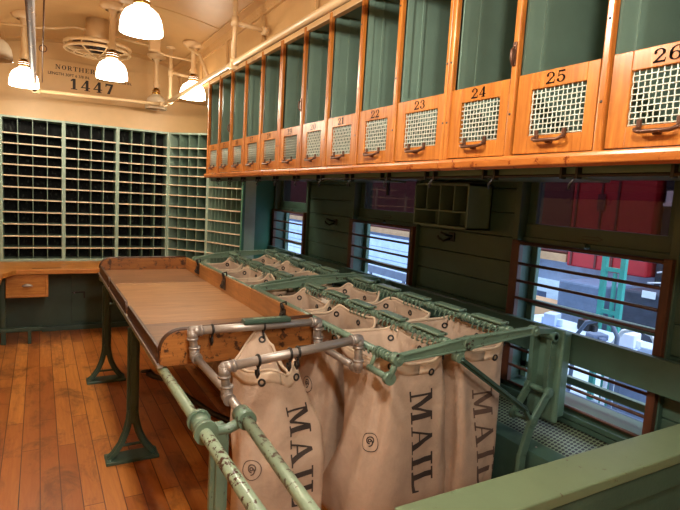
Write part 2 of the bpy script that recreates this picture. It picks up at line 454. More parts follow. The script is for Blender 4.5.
# windows
def window(i, y0, y1):
    r = empty('window_%d' % i, (WX, (y0+y1)/2, .57)); struct(r, ['nearest barred window on the green wall', 'middle barred window on the green wall', 'farthest barred window on the green wall'][i-1], 'window')
    P = lambda x, y, z: (x-WX, y-(y0+y1)/2, z-.57)
    B = lambda mb, a, b: mb.box(P(*a), P(*b))
    m = MB()
    B(m, (2.37, y0-.02, .56), (2.56, y0+.02, 1.82)); B(m, (2.37, y1-.02, .56), (2.56, y1+.02, 1.82)); B(m, (2.38, y0, 1.79), (2.56, y1, 1.83))
    B(m, (2.37, y0-.03, .555), (2.56, y1+.03, .59)); B(m, (2.352, y0-.05, .535), (2.40, y1+.05, .562)); B(m, (2.36, y0-.05, .50), (2.40, y1+.05, .53))
    m.build('window_frame', 'green_wall', r, bevel=.003)
    m = MB()
    B(m, (2.44, y0+.02, 1.50), (2.475, y0+.075, 1.80)); B(m, (2.44, y1-.075, 1.50), (2.475, y1-.02, 1.80))
    B(m, (2.43, y0+.02, 1.42), (2.48, y1-.02, 1.51)); B(m, (2.44, y0+.02, 1.77), (2.475, y1-.02, 1.80)); B(m, (2.41, y0+.02, 1.405), (2.46, y1-.02, 1.435))
    up = m.build('upper_sash', 'green_wall', r, bevel=.003)
    m = MB(); c = (y0+y1)/2
    # pencilled arrow mark on the sash rail
    B(m, (2.4285, c-.03, 1.468), (2.430, c+.05, 1.471)); B(m, (2.4285, c-.05, 1.453), (2.430, c+.05, 1.456))
    m.bar(P(2.4293, c-.03, 1.475), P(2.4293, c-.062, 1.461), .0015, .003); m.bar(P(2.4293, c-.062, 1.461), P(2.4293, c-.03, 1.448), .0015, .003)
    m.build('arrow_mark', 'black', up)
    MB().lathe([(0,0),(.012,.0),(.014,.01),(.006,.018),(0,.02)], 12, mat=Matrix.Translation(P(2.41, c, 1.42)) @ Matrix.Rotation(-PI/2, 4, 'Y')).build('knob', 'green_dark', up)
    B(MB(), (2.455, y0+.06, 1.50), (2.460, y1-.06, 1.78)).build('upper_pane', 'glass_dark', up)
    m = MB()
    B(m, (2.50, y0+.02, .60), (2.53, y0+.06, 1.43)); B(m, (2.50, y1-.06, .60), (2.53, y1-.02, 1.43)); B(m, (2.50, y0+.02, 1.035), (2.53, y1-.02, 1.07)); B(m, (2.50, y0+.02, .66), (2.53, y1-.02, .70))
    lo = m.build('lower_sash', 'green', r, bevel=.003)
    B(MB(), (2.513, y0+.05, 1.07), (2.517, y1-.05, 1.42)).build('lower_pane', 'glass', lo)
    m = MB()
    for a, b in ((y0-.012, y0+.026), (y1-.065, y1-.008)): B(m, (2.342, a, .60), (2.375, b, 1.415))
    m.build('guard_frame', 'guardwood', r, bevel=.003)
    for z in (1.40, 1.285, 1.187, 1.09, .805, .70, .60):
        m = MB(); m.tube([P(2.352, y0+.01, z), P(2.352, y1-.03, z)], .0085 if z < 1.39 else .011, 8); m.build('guard_bar', 'guardbar', r)
for i, (a, b) in enumerate(WINS): window(i+1, a, b)

# ------------------------------------------------------------------ pigeonhole letter cases
ZS = [.76, .884, 1.006, 1.13, 1.252, 1.378, 1.505, 1.62, 1.73, 1.83, 1.94, 2.04, 2.19]
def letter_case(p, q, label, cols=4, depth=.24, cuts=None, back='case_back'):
    p, q = Vector((p[0], p[1], 0)), Vector((q[0], q[1], 0)); W = (q-p).length
    ang = math.atan2(q.y-p.y, q.x-p.x)
    r = empty('letter_case', p, ang); tag(r, label, 'pigeonhole case', 'green pigeonhole letter cases on the far counter')
    m = MB(); m.box((.0, .0, ZS[0]-.02), (.018, depth, ZS[-1]+.02)); m.box((W-.018, 0, ZS[0]-.02), (W, depth, ZS[-1]+.02))
    m.box((.018, .004, ZS[-1]), (W-.018, depth, ZS[-1]+.02)); m.box((.018, .0, ZS[0]-.02), (W-.018, depth, ZS[0]+.004))
    m.build('case_frame', 'green_post', r, bevel=.002)
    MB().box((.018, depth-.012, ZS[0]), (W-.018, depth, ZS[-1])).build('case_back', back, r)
    cuts = cuts or [.018+(W-.036)*k/cols for k in range(1, cols)]
    for c in cuts: MB().box((c-.003, .006, ZS[0]+.004), (c+.003, depth-.012, ZS[-1])).build('divider', 'green_case', r)
    for z in ZS[1:-1]:
        s = MB().box((.018, .003, z-.003), (W-.018, depth-.012, z+.003)).build('shelf', 'green_case', r)
        MB().box((.018, -.004, z-.008), (W-.018, .003, z+.004)).build('label_strip', 'strip', s)
    return r
Y6 = 6.31
letter_case((-.86, Y6), (-.335, Y6), 'pigeonhole case at the far left, cut off by the left edge of the photo')
letter_case((-.335, Y6), (.226, Y6), 'large pigeonhole case above the desk drawer at the left')
letter_case((.226, Y6), (.749, Y6), 'middle pigeonhole case, directly under the black 1447')
letter_case((.749, Y6), (1.29, Y6), 'pigeonhole case right of middle, behind the far end of the sorting tray')
letter_case((1.29, Y6), (1.64, 5.92), 'angled corner pigeonhole case just left of the overhead cabinets')
s2 = letter_case((1.64, 5.92), (1.87, 5.40), 'narrow pigeonhole case turned sideways under the end of the overhead cabinets', cuts=[.075, .13, .185, .24, .30, .39, .47], depth=.2)
# green metal side closing the corner cases toward the window wall
a, b = Vector((1.873, 5.392, 0)), Vector((2.375, 5.745, 0))
m = MB(); d = (b-a).normalized(); nn = Vector((-d.y, d.x, 0))*.02
m.add([a, b, b+nn, a+nn, a+Vector((0,0,2.2)), b+Vector((0,0,2.2)), b+nn+Vector((0,0,2.2)), a+nn+Vector((0,0,2.2))], [(0,3,2,1),(4,5,6,7),(0,1,5,4),(1,2,6,5),(2,3,7,6),(3,0,4,7)])
tag(m.build('side_panel', paint('teal_green_panel', srgb(58, 108, 84), .5, .1, .05), bevel=.002), 'tall plain green panel between the sideways pigeonhole case and the far window', 'panel')

# ------------------------------------------------------------------ counter with drawer, base wall
r = empty('mail_counter', (0, 6.0, 0)); tag(r, 'orange oak counter under the pigeonhole cases, turning the left corner, with one drawer', 'counter')
P = lambda x, y, z: (x, y-6.0, z)
YC = 5.72
m = MB(); 
poly = [(-.86-.4, 6.54), (-1.26, 3.6), (-.29, 3.6), (-.285, 5.50), (-.19, YC), (1.28, YC), (1.62, 5.55), (1.86, 5.38), (2.2, 5.75), (2.2, 6.54)]
m.prism(poly, (0,0,.045), (0,-6.0,.695), (1,0,0), (0,1,0)); m.build('counter_top', 'deskwood', r, bevel=.004)
MB().box(P(-.06, 5.80, .7405), P(.19, 5.822, .7425)).build('slot', 'black', r)
m = MB(); m.box(P(-.275, YC+.03, .47), P(.075, 6.1, .69))
dr = m.build('drawer', 'deskwood', r, bevel=.004)
m = MB()
for a, b in (((-.275, .47), (.075, .49)), ((-.275, .67), (.075, .69)), ((-.275, .49), (-.25, .67)), ((.05, .49), (.075, .67))): m.box(P(a[0], YC+.022, a[1]), P(b[0], YC+.031, b[1]))
m.build('drawer_trim', 'deskwood', dr, bevel=.003)
m = MB(); pts = []
for i in range(9):
    for j in range(5):
        a = PI*i/8; e = PI/2*j/4
        pts.append(P(-.10+.045*math.cos(a)*math.cos(e*.0), YC+.03-.022*math.sin(e)*math.sin(a)**.5, .575+.026*math.sin(a)*math.cos(e)))
m.add(pts, [(i*5+j, (i+1)*5+j, (i+1)*5+j+1, i*5+j+1) for i in range(8) for j in range(4)], True)
m.build('cup_pull', 'steel', dr, solid=.003)
m = MB()
for x in (-.86, -.32): m.box(P(x, 5.82, 0), P(x+.04, 5.86, .695))
m.box(P(-.86, 5.80, .13), P(.02, 5.86, .16)); m.box(P(-.10, 5.80, 0), P(-.07, 5.84, .13)); m.build('counter_support', 'green_dark', r, bevel=.003)

r = empty('base_cabinet', (.9, 6.2, 0)); tag(r, 'plain dark green cupboard front below the far counter, reaching the floor', 'cupboard')
P = lambda x, y, z: (x-.9, y-6.2, z)
m = MB().box(P(-1.25, 6.28, 0), P(1.9, 6.34, .69)); m.box(P(.02, 6.23, 0), P(1.9, 6.28, .05)); m.build('cupboard_front', 'green_dark', r, bevel=.003)
m = MB().box(P(.30, 6.265, .08), P(.96, 6.28, .66)); dd = m.build('cupboard_door', 'green_dark', r, bevel=.003)
m = MB(); m.box(P(.30, 6.255, .40), P(.42, 6.265, .415)); m.box(P(.415, 6.255, .34), P(.43, 6.265, .415)); m.build('latch', 'black', dd)
MB().lathe([(0,0),(.009,0),(.009,.008),(0,.012)], 10, mat=Matrix.Translation(P(.325, 6.255, .40)) @ Matrix.Rotation(PI/2, 4, 'X')).build('bolt', 'steel', dd)

# ------------------------------------------------------------------ overhead cabinets with numbered doors
BX = 1.35
EDGE = [.623, .949, 1.275, 1.595, 1.941, 2.256, 2.583, 2.894, 3.23, 3.572, 3.907, 4.237, 4.558, 4.906]
screens = {}
def zlow(y): return 1.772-.0075*y          # the cabinets hang a touch lower at the far end
def overhead(y0, y1, cells, label):
    yc = (y0+y1)/2; r = empty('overhead_cabinet', (BX, yc, 1.70)); tag(r, label, 'cabinet', 'overhead cabinets with numbered screen doors')
    P = lambda x, y, z: (x-BX, y-yc, z-1.70)
    m = MB()
    zb = zlow(yc)
    m.box(P(BX+.02, y0, zb-.012), P(WX-.01, y1, zb+.004)); m.box(P(BX+.02, y0, 2.555), P(WX-.01, y1, 2.575)); m.box(P(WX-.03, y0, zb), P(WX-.01, y1, 2.56))
    eds = sorted(set([c[0] for c in cells]+[cells[-1][1]])) if False else [c[0] for c in cells]+[cells[-1][1]]
    m.build('cabinet_body', 'green_bin', r)
    for k, e in enumerate(eds):
        mm = MB(); e2 = min(max(e, y0+.010), y1-.010)
        mm.box(P(BX+.022, e2-.006, zb), P(WX-.03, e2+.006, 2.556)); 
        mm.box(P(BX+.022, e2-.014, zb), P(BX+.05, e2+.014, 2.556)); mm.bar(P(BX+.11, e2-.008, zb), P(BX+.11, e2-.008, 2.55), .012, .006)
        mm.build('partition', 'green_bin', r)
    for k, e in enumerate(eds):
        w = .012 if 0 < k < len(eds)-1 else .020
        a, b = (e-w, e+w) if 0 < k < len(eds)-1 else ((y0, y0+w) if k == 0 else (y1-w, y1))
        MB().box(P(BX-.010, a, zb-.005), P(BX+.014, b, 2.56)).build('stile', 'cabwood', r, bevel=.005)
        for z in (1.90, 2.12, 2.42): MB().lathe([(.0045,0),(.003,.002),(0,.0025)], 8, mat=Matrix.Rotation(-PI/2, 4, 'Y')).build('screw', 'black', r, loc=P(BX-.010, (a+b)/2, z))
    for (a, b, num) in cells:
        a2, b2 = max(a, y0)+.019, min(b, y1)-.019; z0 = zlow((a+b)/2)+.006; z1 = z0+.250; ym = (a2+b2)/2
        m = MB(); X0, X1 = BX-.002, BX+.018
        m.box(P(X0, a2, z0), P(X1, a2+.038, z1)); m.box(P(X0, b2-.055, z0), P(X1, b2, z1))
        m.box(P(X0, a2+.038, z0), P(X1, b2-.055, z0+.055)); m.box(P(X0, a2+.038, z1-.052), P(X1, b2-.055, z1))
        d = m.build('door', 'cabwood', r, bevel=.002)
        ia, ib, iz0, iz1 = a2+.035, b2-.052, z0+.053, z1-.050
        # woven wire screen: real wires
        mm = MB(); pt = .0158; k = 0; y = ia+.006
        near = ym < 3.0
        rr = .0021 if ym < 3.0 else .0013; sg = 4
        while y < ib:
            ph = k % 2
            if near:
                nz = int((iz1-iz0)/pt); pts = [P(BX+.006+(.0016 if (j+ph) % 2 else -.0016), y, iz0+j*pt) for j in range(nz+2)]
            else: pts = [P(BX+.007, y, iz0), P(BX+.007, y, iz1)]
            mm.tube(pts, rr, sg); y += pt; k += 1
        z = iz0+.006; k = 0
        while z < iz1:
            if near:
                ny = int((ib-ia)/pt); pts = [P(BX+.006+(.0016 if (j+k) % 2 == 0 else -.0016), ia+j*pt, z) for j in range(ny+2)]
            else: pts = [P(BX+.005, ia, z), P(BX+.005, ib, z)]
            mm.tube(pts, rr, sg); z += pt; k += 1
        mm.build('wire_screen', M['screen'], d)
        # bronze pull
        hz = z0+.046; m = MB()
        m.bar(P(BX-.006, ym-.050, hz-.004), P(BX-.006, ym-.050, hz+.024), .012, .008, (1,0,0)); m.bar(P(BX-.006, ym+.050, hz-.004), P(BX-.006, ym+.050, hz+.024), .012, .008, (1,0,0))
        m.tube([P(BX-.004, ym-.050, hz+.004), P(BX-.020, ym-.053, hz-.004), P(BX-.024, ym-.040, hz-.010), P(BX-.024, ym+.040, hz-.010), P(BX-.020, ym+.053, hz-.004), P(BX-.004, ym+.050, hz+.004)], .0058, 8)
        m.bar(P(BX-.008, ym-.010, hz-.014), P(BX-.008, ym+.010, hz-.014), .012, .008)
        m.build('handle', 'bronze', d, bevel=.002)
        hh = .035; ns = str(num); wd = sum(GLY[q][0] for q in ns)+.16*(len(ns)-1); mm = MB()
        word(mm, ns, lambda a, c: P(BX-.0028, ym+(wd/2-a)*hh*1.12, z1-.043+c*hh), .16, 1); mm.build('number', 'door_ink', d)
    m = MB()
    zr0, zr1 = zlow(y0), zlow(y1)
    m.prism([(BX-.028, 0), (BX+.02, 0), (BX+.02, -.036), (BX-.012, -.040), (BX-.027, -.032), (BX-.031, -.012)], (0, y1-y0, zr1-zr0), P(0, y0, zr0), (1,0,0), (0,0,1))
    m.build('bottom_rail', 'cabwood_h', r, bevel=.004)
    MB().box(P(BX-.004, y0, 2.535), P(BX+.03, y1, 2.60)).build('top_fascia', 'cream', r, bevel=.003)
    return r
t = NT('woven_wire'); t.col(srgb(208, 214, 200)); t.rough(.42, .3); M['screen'] = t.m
nums = {i: 26-i for i in range(13)}
cl = lambda i0, i1: [(EDGE[i], EDGE[i+1], nums[i]) for i in range(i0, i1)]
c1 = overhead(.623-.326, 1.595, [(.297, .623, 27)]+cl(0, 3), 'nearest overhead oak cabinet, with doors 24, 25 and 26')
c2 = overhead(1.597, 3.229, cl(3, 8), 'middle overhead oak cabinet, starting at door 23')
c3 = overhead(3.231, 4.906, cl(8, 13), 'farthest overhead oak cabinet, ending in front of the pigeonholes')
MB().box((0, -.838-.0, .0), (.02, -.82, .86)).build if False else None
m = MB().box((-.002, .8375, .03), (WX-BX-.01, .8475, .875)); m.build('end_panel', 'cabwood', c3, bevel=.002)
def latch(c, y, z):
    yc = c.location.y; Y = y-yc; Z = z-1.70
    m = MB(); m.box((-.016, Y-.007, Z-.038), (-.010, Y+.007, Z+.038)); m.tube([(-.016, Y, Z+.022), (-.026, Y, Z+.010), (-.026, Y, Z-.018), (-.018, Y, Z-.034)], .005, 6)
    m.build('latch', 'bronze', c, bevel=.002)
latch(c1, 1.275, 2.09); latch(c2, 2.894, 2.12); latch(c3, 4.237, 2.10)
# rod with hooks below the cabinets
r = empty('hook_rod', (1.40, 2.6, 1.70)); tag(r, 'thin black rod with small hooks under the overhead cabinets, on a green board', 'rod')
MB().bar((0, -2.3, .035), (0, 2.28, .001), .016, .045).build('backing_board', 'green', r)
MB().tube([(-.02, -2.3, .008), (-.02, 2.28, -.026)], .005, 8).build('rod', 'black', r)
for k, y in enumerate([-1.9+i*.3265 for i in range(13)]):
    z = -.0075*(y+2.6)+.022
    m = MB(); m.box((-.028, y-.004, z-.022), (-.006, y+.004, z+.012)); m.box((-.028, y+.05, z-.022), (-.006, y+.058, z+.012))
    m.tube([(-.022, y+.004, z-.014), (-.034, y+.015, z-.04), (-.022, y+.026, z-.052), (-.01, y+.03, z-.04)], .0035, 6); m.build('hook', 'black', r)

# ------------------------------------------------------------------ ceiling rail, stanchions
r = empty('ceiling_pipe_rail', (.53, 3, 2.45)); tag(r, 'cream pipe handrail loop hung below the ceiling, running beside the overhead cabinets', 'handrail')
P = lambda x, y, z: (x-.53, y-3, z-2.45)
ZP = 2.46; YE = 5.95; XRr, XLr = 1.19, -.035
MB().tube([P(XRr, YN+.01, ZP+.02), P(XRr, 3, ZP+.02), P(XRr-.03, YE, ZP)], .021, 12).build('side_rail', 'cream_pipe', r)
MB().tube([P(XLr, YN+.01, ZP-.03), P(XLr, YE, ZP-.03)], .021, 12).build('side_rail', 'rail_brown', r)
MB().tube([P(XLr, YE, ZP-.03), P(XRr-.03, YE, ZP)], .017, 12).build('end_rail', 'cream_pipe', r)
for x, z in ((XLr, ZP-.03), (XRr-.03, ZP)):
    m = MB(); m.tube([P(x, YE-.05, z), P(x, YE+.02, z)], .028, 12); m.tube([P(x-(.05 if x > .5 else -.0), YE, z), P(x+(.0 if x > .5 else .05), YE, z)], .026, 12); m.build('elbow', 'cream_pipe', r)
for x, y in ((XRr-.02, 5.72), (XRr-.01, 3.70), (XRr, 1.7), (XLr, 1.0)):
    zt = CZ-.10*((x-XC)/SB)**2
    z0 = ZP if x > .5 else ZP-.03
    s = MB().tube([P(x, y, z0), P(x, y, zt)], .018, 12).build('stanchion', 'cream_pipe', r)
    m = MB(); m.tube([P(x, y, z0+.01), P(x, y, z0+.05)], .026, 12); m.tube([P(x, y, 2.72), P(x, y, 2.79)], .025, 12); m.tube([P(x, y-.03, z0), P(x, y+.03, z0)], .028, 12); m.lathe([(.05, zt-2.45), (.045, zt-2.45-.012), (.02, zt-2.45-.02)], 16, (x-.53, y-3, 0)); m.build('pipe_collar', 'cream_pipe', s)
    if x > .5:
        m = MB(); m.tube([P(x, y, 2.75), P(XC+SB-.01, y, 2.735)], .015, 10); m.tube([P(XC+SB-.05, y, 2.737), P(XC+SB-.01, y, 2.735)], .03, 10); m.build('brace_pipe', 'cream_pipe', s)

# conduits on the ceiling
def ceil(x): return CZ-.10*((x-XC)/SB)**2
r = empty('ceiling_conduit', (.5, 4.6, 3.0)); tag(r, 'cream wiring conduit with junction boxes across the far ceiling', 'conduit')
P = lambda x, y, z: (x-.5, y-4.6, z-3.0)
m = MB(); m.tube([P(-.32, 5.4, 2.86), P(0, 5.4, 2.88), P(.12, 5.4, 2.90), P(.28, 5.4, 2.94), P(.9, 5.4, 2.90), P(1.05, 5.4, 2.84), P(1.36, 5.4, 2.83)], .010, 8)
m.tube([P(.6, 3.3, ceil(.6)-.012), P(.6, 5.4, ceil(.6)-.012)], .009, 8); m.tube([P(1.25, 5.3, 2.92), P(1.33, 5.2, 2.85), P(1.36, 5.1, 2.70), P(1.40, 5.1, 2.62)], .014, 8)
m.build('conduit_pipe', 'cream_pipe', r)
for x, y in ((.95, 5.4), (.55, 4.2)):
    m = MB(); m.box(P(x-.05, y-.04, ceil(x)-.17), P(x+.05, y+.04, ceil(x)-.005)); m.build('junction_box', 'cream_pipe', r, bevel=.01)
# pull cord with ring beside the left rail
r = empty('signal_cord', (.03, 4.6, 2.4)); tag(r, 'thin cord with a small ring hanging beside the left ceiling rail', 'cord')
m = MB(); m.tube([(0, -1.4, .27), (.0, .2, .215), (0, 1.25, .10)], .005, 6); m.torus((.0, .2, .19), .025, .004, (0,1,0)); m.build('cord', 'bronze', r)

# ------------------------------------------------------------------ pendant lamps
def pendant(x, y, z, label, lit=True, R=.12, zc=None):
    """z = height of shade rim"""
    r = empty('pendant_lamp', (x, y, z)); tag(r, label, 'lamp', 'opal glass pendant lamps')
    zc = (ceil(x) if zc is None else zc)-z
    MB().lathe([(R, 0), (R*1.0, .02), (R*.975, .05), (R*.91, .085), (R*.77, .117), (R*.56, .138), (R*.36, .148), (R*.34, .20)], 32).build('lamp_shade', 'opal' if lit else 'opal_off', r, solid=.004)
    m = MB(); m.lathe([(R*.36, .160), (R*.40, .164), (R*.40, .178), (R*.36, .183), (R*.38, .192), (R*.34, .205), (R*.2, .225), (0, .236)], 24); m.build('gallery_ring', 'brass', r)
    m = MB(); m.lathe([(.034, .23), (.034, .27), (.024, .29), (.022, zc-.08), (.03, zc-.06), (.05, zc-.02), (.055, zc)], 20); m.build('stem', 'cream_pipe', r)
    MB().lathe([(.055, zc-.05), (.09, zc-.03), (.10, zc-.012), (.10, zc)], 24).build('ceiling_cup', 'cream_pipe', r)
    if lit:
        MB().lathe([(0, .02), (.022, .03), (.03, .05), (.022, .08), (.014, .11), (.014, .14)], 14).build('bulb', 'opal', r)
        L = bpy.data.lights.new('lamp_bulb_light', 'POINT'); L.energy = 22; L.color = LAMPC[:3]; L.shadow_soft_size = .06
        lo = bpy.data.objects.new('lamp_bulb_light', L); COL.objects.link(lo); lo.parent = r; lo.location = (0, 0, -.03)
    return r
pendant(.53, 4.90, 2.46, 'lit opal pendant lamp in front of the ceiling fan, below the black lettering')
pendant(.53, 3.44, 2.49, 'nearest lit opal pendant lamp, at the top edge of the photo')
pendant(-.11, 5.50, 2.39, 'lit opal pendant lamp at the far left beside the ceiling rail', R=.113)
pendant(1.30, 5.32, 2.46, 'lit opal pendant lamp at the far end of the overhead cabinets')
pendant(-.28, 4.6, 2.42, 'unlit grey opal shade at the upper left edge', lit=False, R=.12)
pendant(1.12, 6.2, 2.43, 'unlit opal shade behind the right ceiling pipe, against the end wall', lit=False, R=.11)
for y in (1.5, .2, -1.2):
    p = pendant(.45, y, 2.49, 'opal pendant lamp along the aisle behind the viewpoint')
    L = [q for q in p.children if q.type == 'LIGHT'][0].data; L.energy = 60; L.color = (1, .92, .80)

# ceiling fan
r = empty('ceiling_fan', (.47, 5.45, 2.82)); tag(r, 'cream caged electric fan hanging from the ceiling behind the middle lamp', 'fan')
zc = ceil(.47)-2.82
MB().lathe([(.0, .02), (.10, .02), (.12, .05), (.12, .13), (.10, .16), (.10, zc), (.0, zc)], 24).build('fan_mount', 'cream_pipe', r)
MB().lathe([(0, -.07), (.05, -.06), (.075, -.02), (.075, .03), (.0, .05)], 20).build('fan_motor', 'black', r)
m = MB()
RF = .27
for R_o, z, rr in ((RF, .0, .017), (RF, -.045, .014), (RF*.72, -.075, .005), (RF*.42, -.09, .005)):
    m.tube([(R_o*math.cos(2*PI*(k+.5)/24), R_o*math.sin(2*PI*(k+.5)/24), z) for k in range(24)], rr, 8, True)
for k in range(8):
    a = 2*PI*k/8+.2; c, q = math.cos(a), math.sin(a)
    m.tube([(.06*c, .06*q, .045), (RF*.8*c, RF*.8*q, .03), (RF*c, RF*q, .0), (RF*c, RF*q, -.05), (RF*.72*c, RF*.72*q, -.075), (RF*.42*c, RF*.42*q, -.09), (.03*c, .03*q, -.095)], .007, 5)
m.build('fan_cage', 'cream_pipe', r)
for k in range(4):
    a = PI/2*k+.35; R4 = Matrix.Rotation(a, 4, 'Z') @ Matrix.Rotation(.35, 4, 'X')
    m = MB(); m.box((.04, -.07, -.004), (.22, .07, .004), R4); m.build('fan_blade', 'bronze', r, bevel=.003)

# lettering on the end wall
r = empty('wall_lettering', (.5, YF-.02, 2.66)); tag(r, 'black NORTHERN and 1447 lettering painted on a cream board on the end wall', 'sign')
MB().box((-.50, -.005, -.20), (.66, .0, .20)).build('lettering_board', 'cream', r, bevel=.002)
def flat(x0, z0, h, y=-.0065): return lambda a, b: (x0+a*h, y, z0+b*h)
m = MB(); word(m, 'NORTHERN', flat(-.345, .105, .046), .2, 1); m.build('lettering', 'letter_black', r)
m = MB(); word(m, '1447', flat(-.20, -.085, .112), .28, 1); m.build('car_number', 'letter_black', r)
text_mesh('small_lettering', 'LENGTH 30FT 6 3/8 IN.      WIDTH 9FT 2 3/8 IN.', .040, 'letter_black', r, (.0, -.0065, .055), (1,0,0), (0,0,1), .0003, .0006)

# ------------------------------------------------------------------ sorting table
TX0, TX1, TY0, TY1, TZ = .45, 1.175, 2.30, 4.89, .855
r = empty('sorting_table', ((TX0+TX1)/2, (TY0+TY1)/2, 0)); tag(r, 'long brown wooden sorting tray on green iron legs in the aisle', 'table')
ox, oy = (TX0+TX1)/2, (TY0+TY1)/2
P = lambda x, y, z: (x-ox, y-oy, z)
for a, b, mt in ((TY0, 2.925, 'traywood_d'), (2.931, 4.18, 'traywood'), (4.186, TY1, 'traywood_d')): MB().box(P(TX0, a, TZ-.022), P(TX1, b, TZ)).build('tray_board', mt, r, bevel=.002)
# end boards: top corner rounded at the aisle side
def endboard(y, t, h0, h1, name):
    rr = .085; pts = [(TX0, TZ-.03)]+[(TX0+rr-rr*math.cos(a), TZ+h0-rr+rr*math.sin(a)) for a in [PI/2*i/8 for i in range(9)]]
    pts += [(TX0+rr+(TX1-TX0-rr)*k/6, TZ+h0+(h1-h0)*k/6) for k in range(1, 7)]+[(TX1, TZ-.03)]
    m = MB(); m.prism(pts, (0, t, 0), (-ox, y-oy, 0), (1,0,0), (0,0,1)); b = m.build(name, 'boardwood_x', r, bevel=.003)
    m = MB(); path = [P(x, y+t/2, z+.002) for x, z in pts[1:-1]]; m.tube(path, t/2+.001, 6); m.build('edge_strip', 'rimwood', b)
endboard(TY0-.02, .02, .125, .145, 'end_board'); endboard(TY1, .018, .10, .105, 'end_board')
tz = lambda y: TZ+.135-.032*(y-TY0)/(TY1-TY0)
for a, b in ((TY0, 3.17), (3.176, TY1)):
    MB().prism([(a-oy, TZ-.03), (b-oy, TZ-.03), (b-oy, tz(b)), (a-oy, tz(a))], (.018, 0, 0), (TX1-ox, 0, 0), (0,1,0), (0,0,1)).build('side_board', 'boardwood', r, bevel=.002)
for a, b in ((TY0+.01, 3.22), (3.30, 4.12), (4.18, TY1-.02)):
    m = MB(); n = 10; pts = [(a, TZ-.03)]
    rr = .035
    pts += [(a+rr-rr*math.cos(t), TZ+.048-rr+rr*math.sin(t)) for t in [PI/2*i/5 for i in range(6)]]+[(b-rr+rr*math.sin(t), TZ+.048-rr+rr*math.cos(t)) for t in [PI/2*i/5 for i in range(6)]]+[(b, TZ-.03)]
    m.prism([(y-oy, z) for y, z in pts], (.016, 0, 0), (TX0-.006-ox, 0, 0), (0,1,0), (0,0,1)); m.build('low_side_board', 'rimwood', r, bevel=.003)
MB().box(P(TX0-.012, TY0-.02, TZ-.036), P(TX0+.012, TY1+.01, TZ-.022)).build('edge_angle', 'steel', r)
m = MB(); 
for y in (2.5, 3.3, 4.2): m.box(P(TX0+.02, y, TZ-.06), P(TX1-.01, y+.04, TZ-.022))
m.build('tray_batten', 'rimwood', r)
# black card clips on the right side board
for y in (4.45, 3.72, 2.64):
    m = MB(); X = TX1; m.box(P(X-.005, y-.034, TZ+.02), P(X, y+.034, TZ+.112)); m.tube([P(X-.006, y, TZ+.10), P(X-.018, y, TZ+.14), P(X+.014, y, TZ+.148), P(X+.016, y, TZ+.12)], .006, 6); m.tube([P(X-.008, y-.02, TZ+.115), P(X-.012, y-.01, TZ+.135), P(X-.012, y+.01, TZ+.135), P(X-.008, y+.02, TZ+.115)], .006, 6)
    m.bar(P(X-.010, y, TZ+.085), P(X-.022, y, TZ+.03), .04, .006, (1,0,0)); m.tube([P(X-.015, y-.018, TZ+.06), P(X-.026, y-.018, TZ+.04), P(X-.026, y+.018, TZ+.04), P(X-.015, y+.018, TZ+.06)], .004, 6)
    m.build('card_clip', 'black', r, bevel=.001)
# tubular green side rail under the aisle edge, running on toward the viewer
RZ = .795; RX = .47
m = MB(); m.tube([P(RX, 4.83, RZ), P(RX, 2.45, RZ), P(RX+.012, .35, RZ+.003)], .0205, 14); m.lathe([(0,0),(.03,0),(.034,.012),(.03,.03),(0,.03)], 16, mat=Matrix.Translation(P(RX, 4.84, RZ)) @ Matrix.Rotation(PI/2, 4, 'X')); rail = m.build('side_rail', 'green_rail', r)
for y in (3.95,): 
    m = MB(); m.torus(P(RX-.03, y-.05, RZ-.005), .028, .007, (0,1,.3), a0=PI/2, a1=3*PI/2+.6); m.tube([P(RX, y-.2, RZ), P(RX, y+.2, RZ)], .026, 12); m.build('rail_hook', 'green_dark', r)
def leg(P, x, y, top, mat, parent, long_axis='X'):
    """cast-iron leg: ribbed shaft that splits into two curved feet on a base plate"""
    m = MB()
    m.bar(P(x, y, .22), P(x, y, top), .034, .064, (0,1,0)); m.bar(P(x, y, .24), P(x, y, top), .066, .022, (0,1,0))
    for sgn in (-1, 1):
        prev = None
        pts = [(0.010, .30), (.018, .235), (.034, .165), (.060, .10), (.098, .045), (.125, .02)]
        for a, b in zip(pts, pts[1:]):
            m.bar(P(x+sgn*a[0], y, a[1]), P(x+sgn*b[0], y, b[1]-.004), .055, .024, (sgn, 0, .2))
        m.tube([P(x+sgn*a, y, z) for a, z in pts], .022, 8)
    m.bar(P(x-.06, y, .085), P(x+.06, y, .085), .016, .014)
    m.box(P(x-.020, y-.035, top-.05), P(x+.020, y+.035, top+.004))
    l = m.build('leg', mat, parent, bevel=.003)
    m = MB(); m.box(P(x-.145, y-.062, 0), P(x+.145, y+.062, .02))
    for sx in (-.12, .12):
        for sy in (-.04, .04): m.lathe([(.011, .02), (.011, .027), (0, .028)], 6, P(x+sx, y+sy, 0))
    m.build('foot_plate', mat, l, bevel=.003)
leg(P, .47, 3.14, RZ-.012, 'green_dark', r); leg(P, .47, 4.52, RZ-.012, 'green_dark', r)

# black foot bar lying under the table
m = MB(); m.tube([(.70, 3.98, .22), (.74, 3.95, .19), (.80, 3.86, .19), (.90, 3.55, .15), (1.0, 3.3, .12), (1.12, 3.1, .10)], [.03, .022, .018, .02, .02, .02], 8)
m.torus((.69, 3.99, .225), .03, .012, (0, .3, 1)); m.tube([(1.12, 3.1, .10), (1.16, 3.05, .012)], .02, 8); m.tube([(.86, 3.68, .17), (.90, 3.70, .012)], .015, 8)
tag(m.build('iron_lever', 'black'), 'black iron lever bar on the floor below the sorting tray', 'lever')

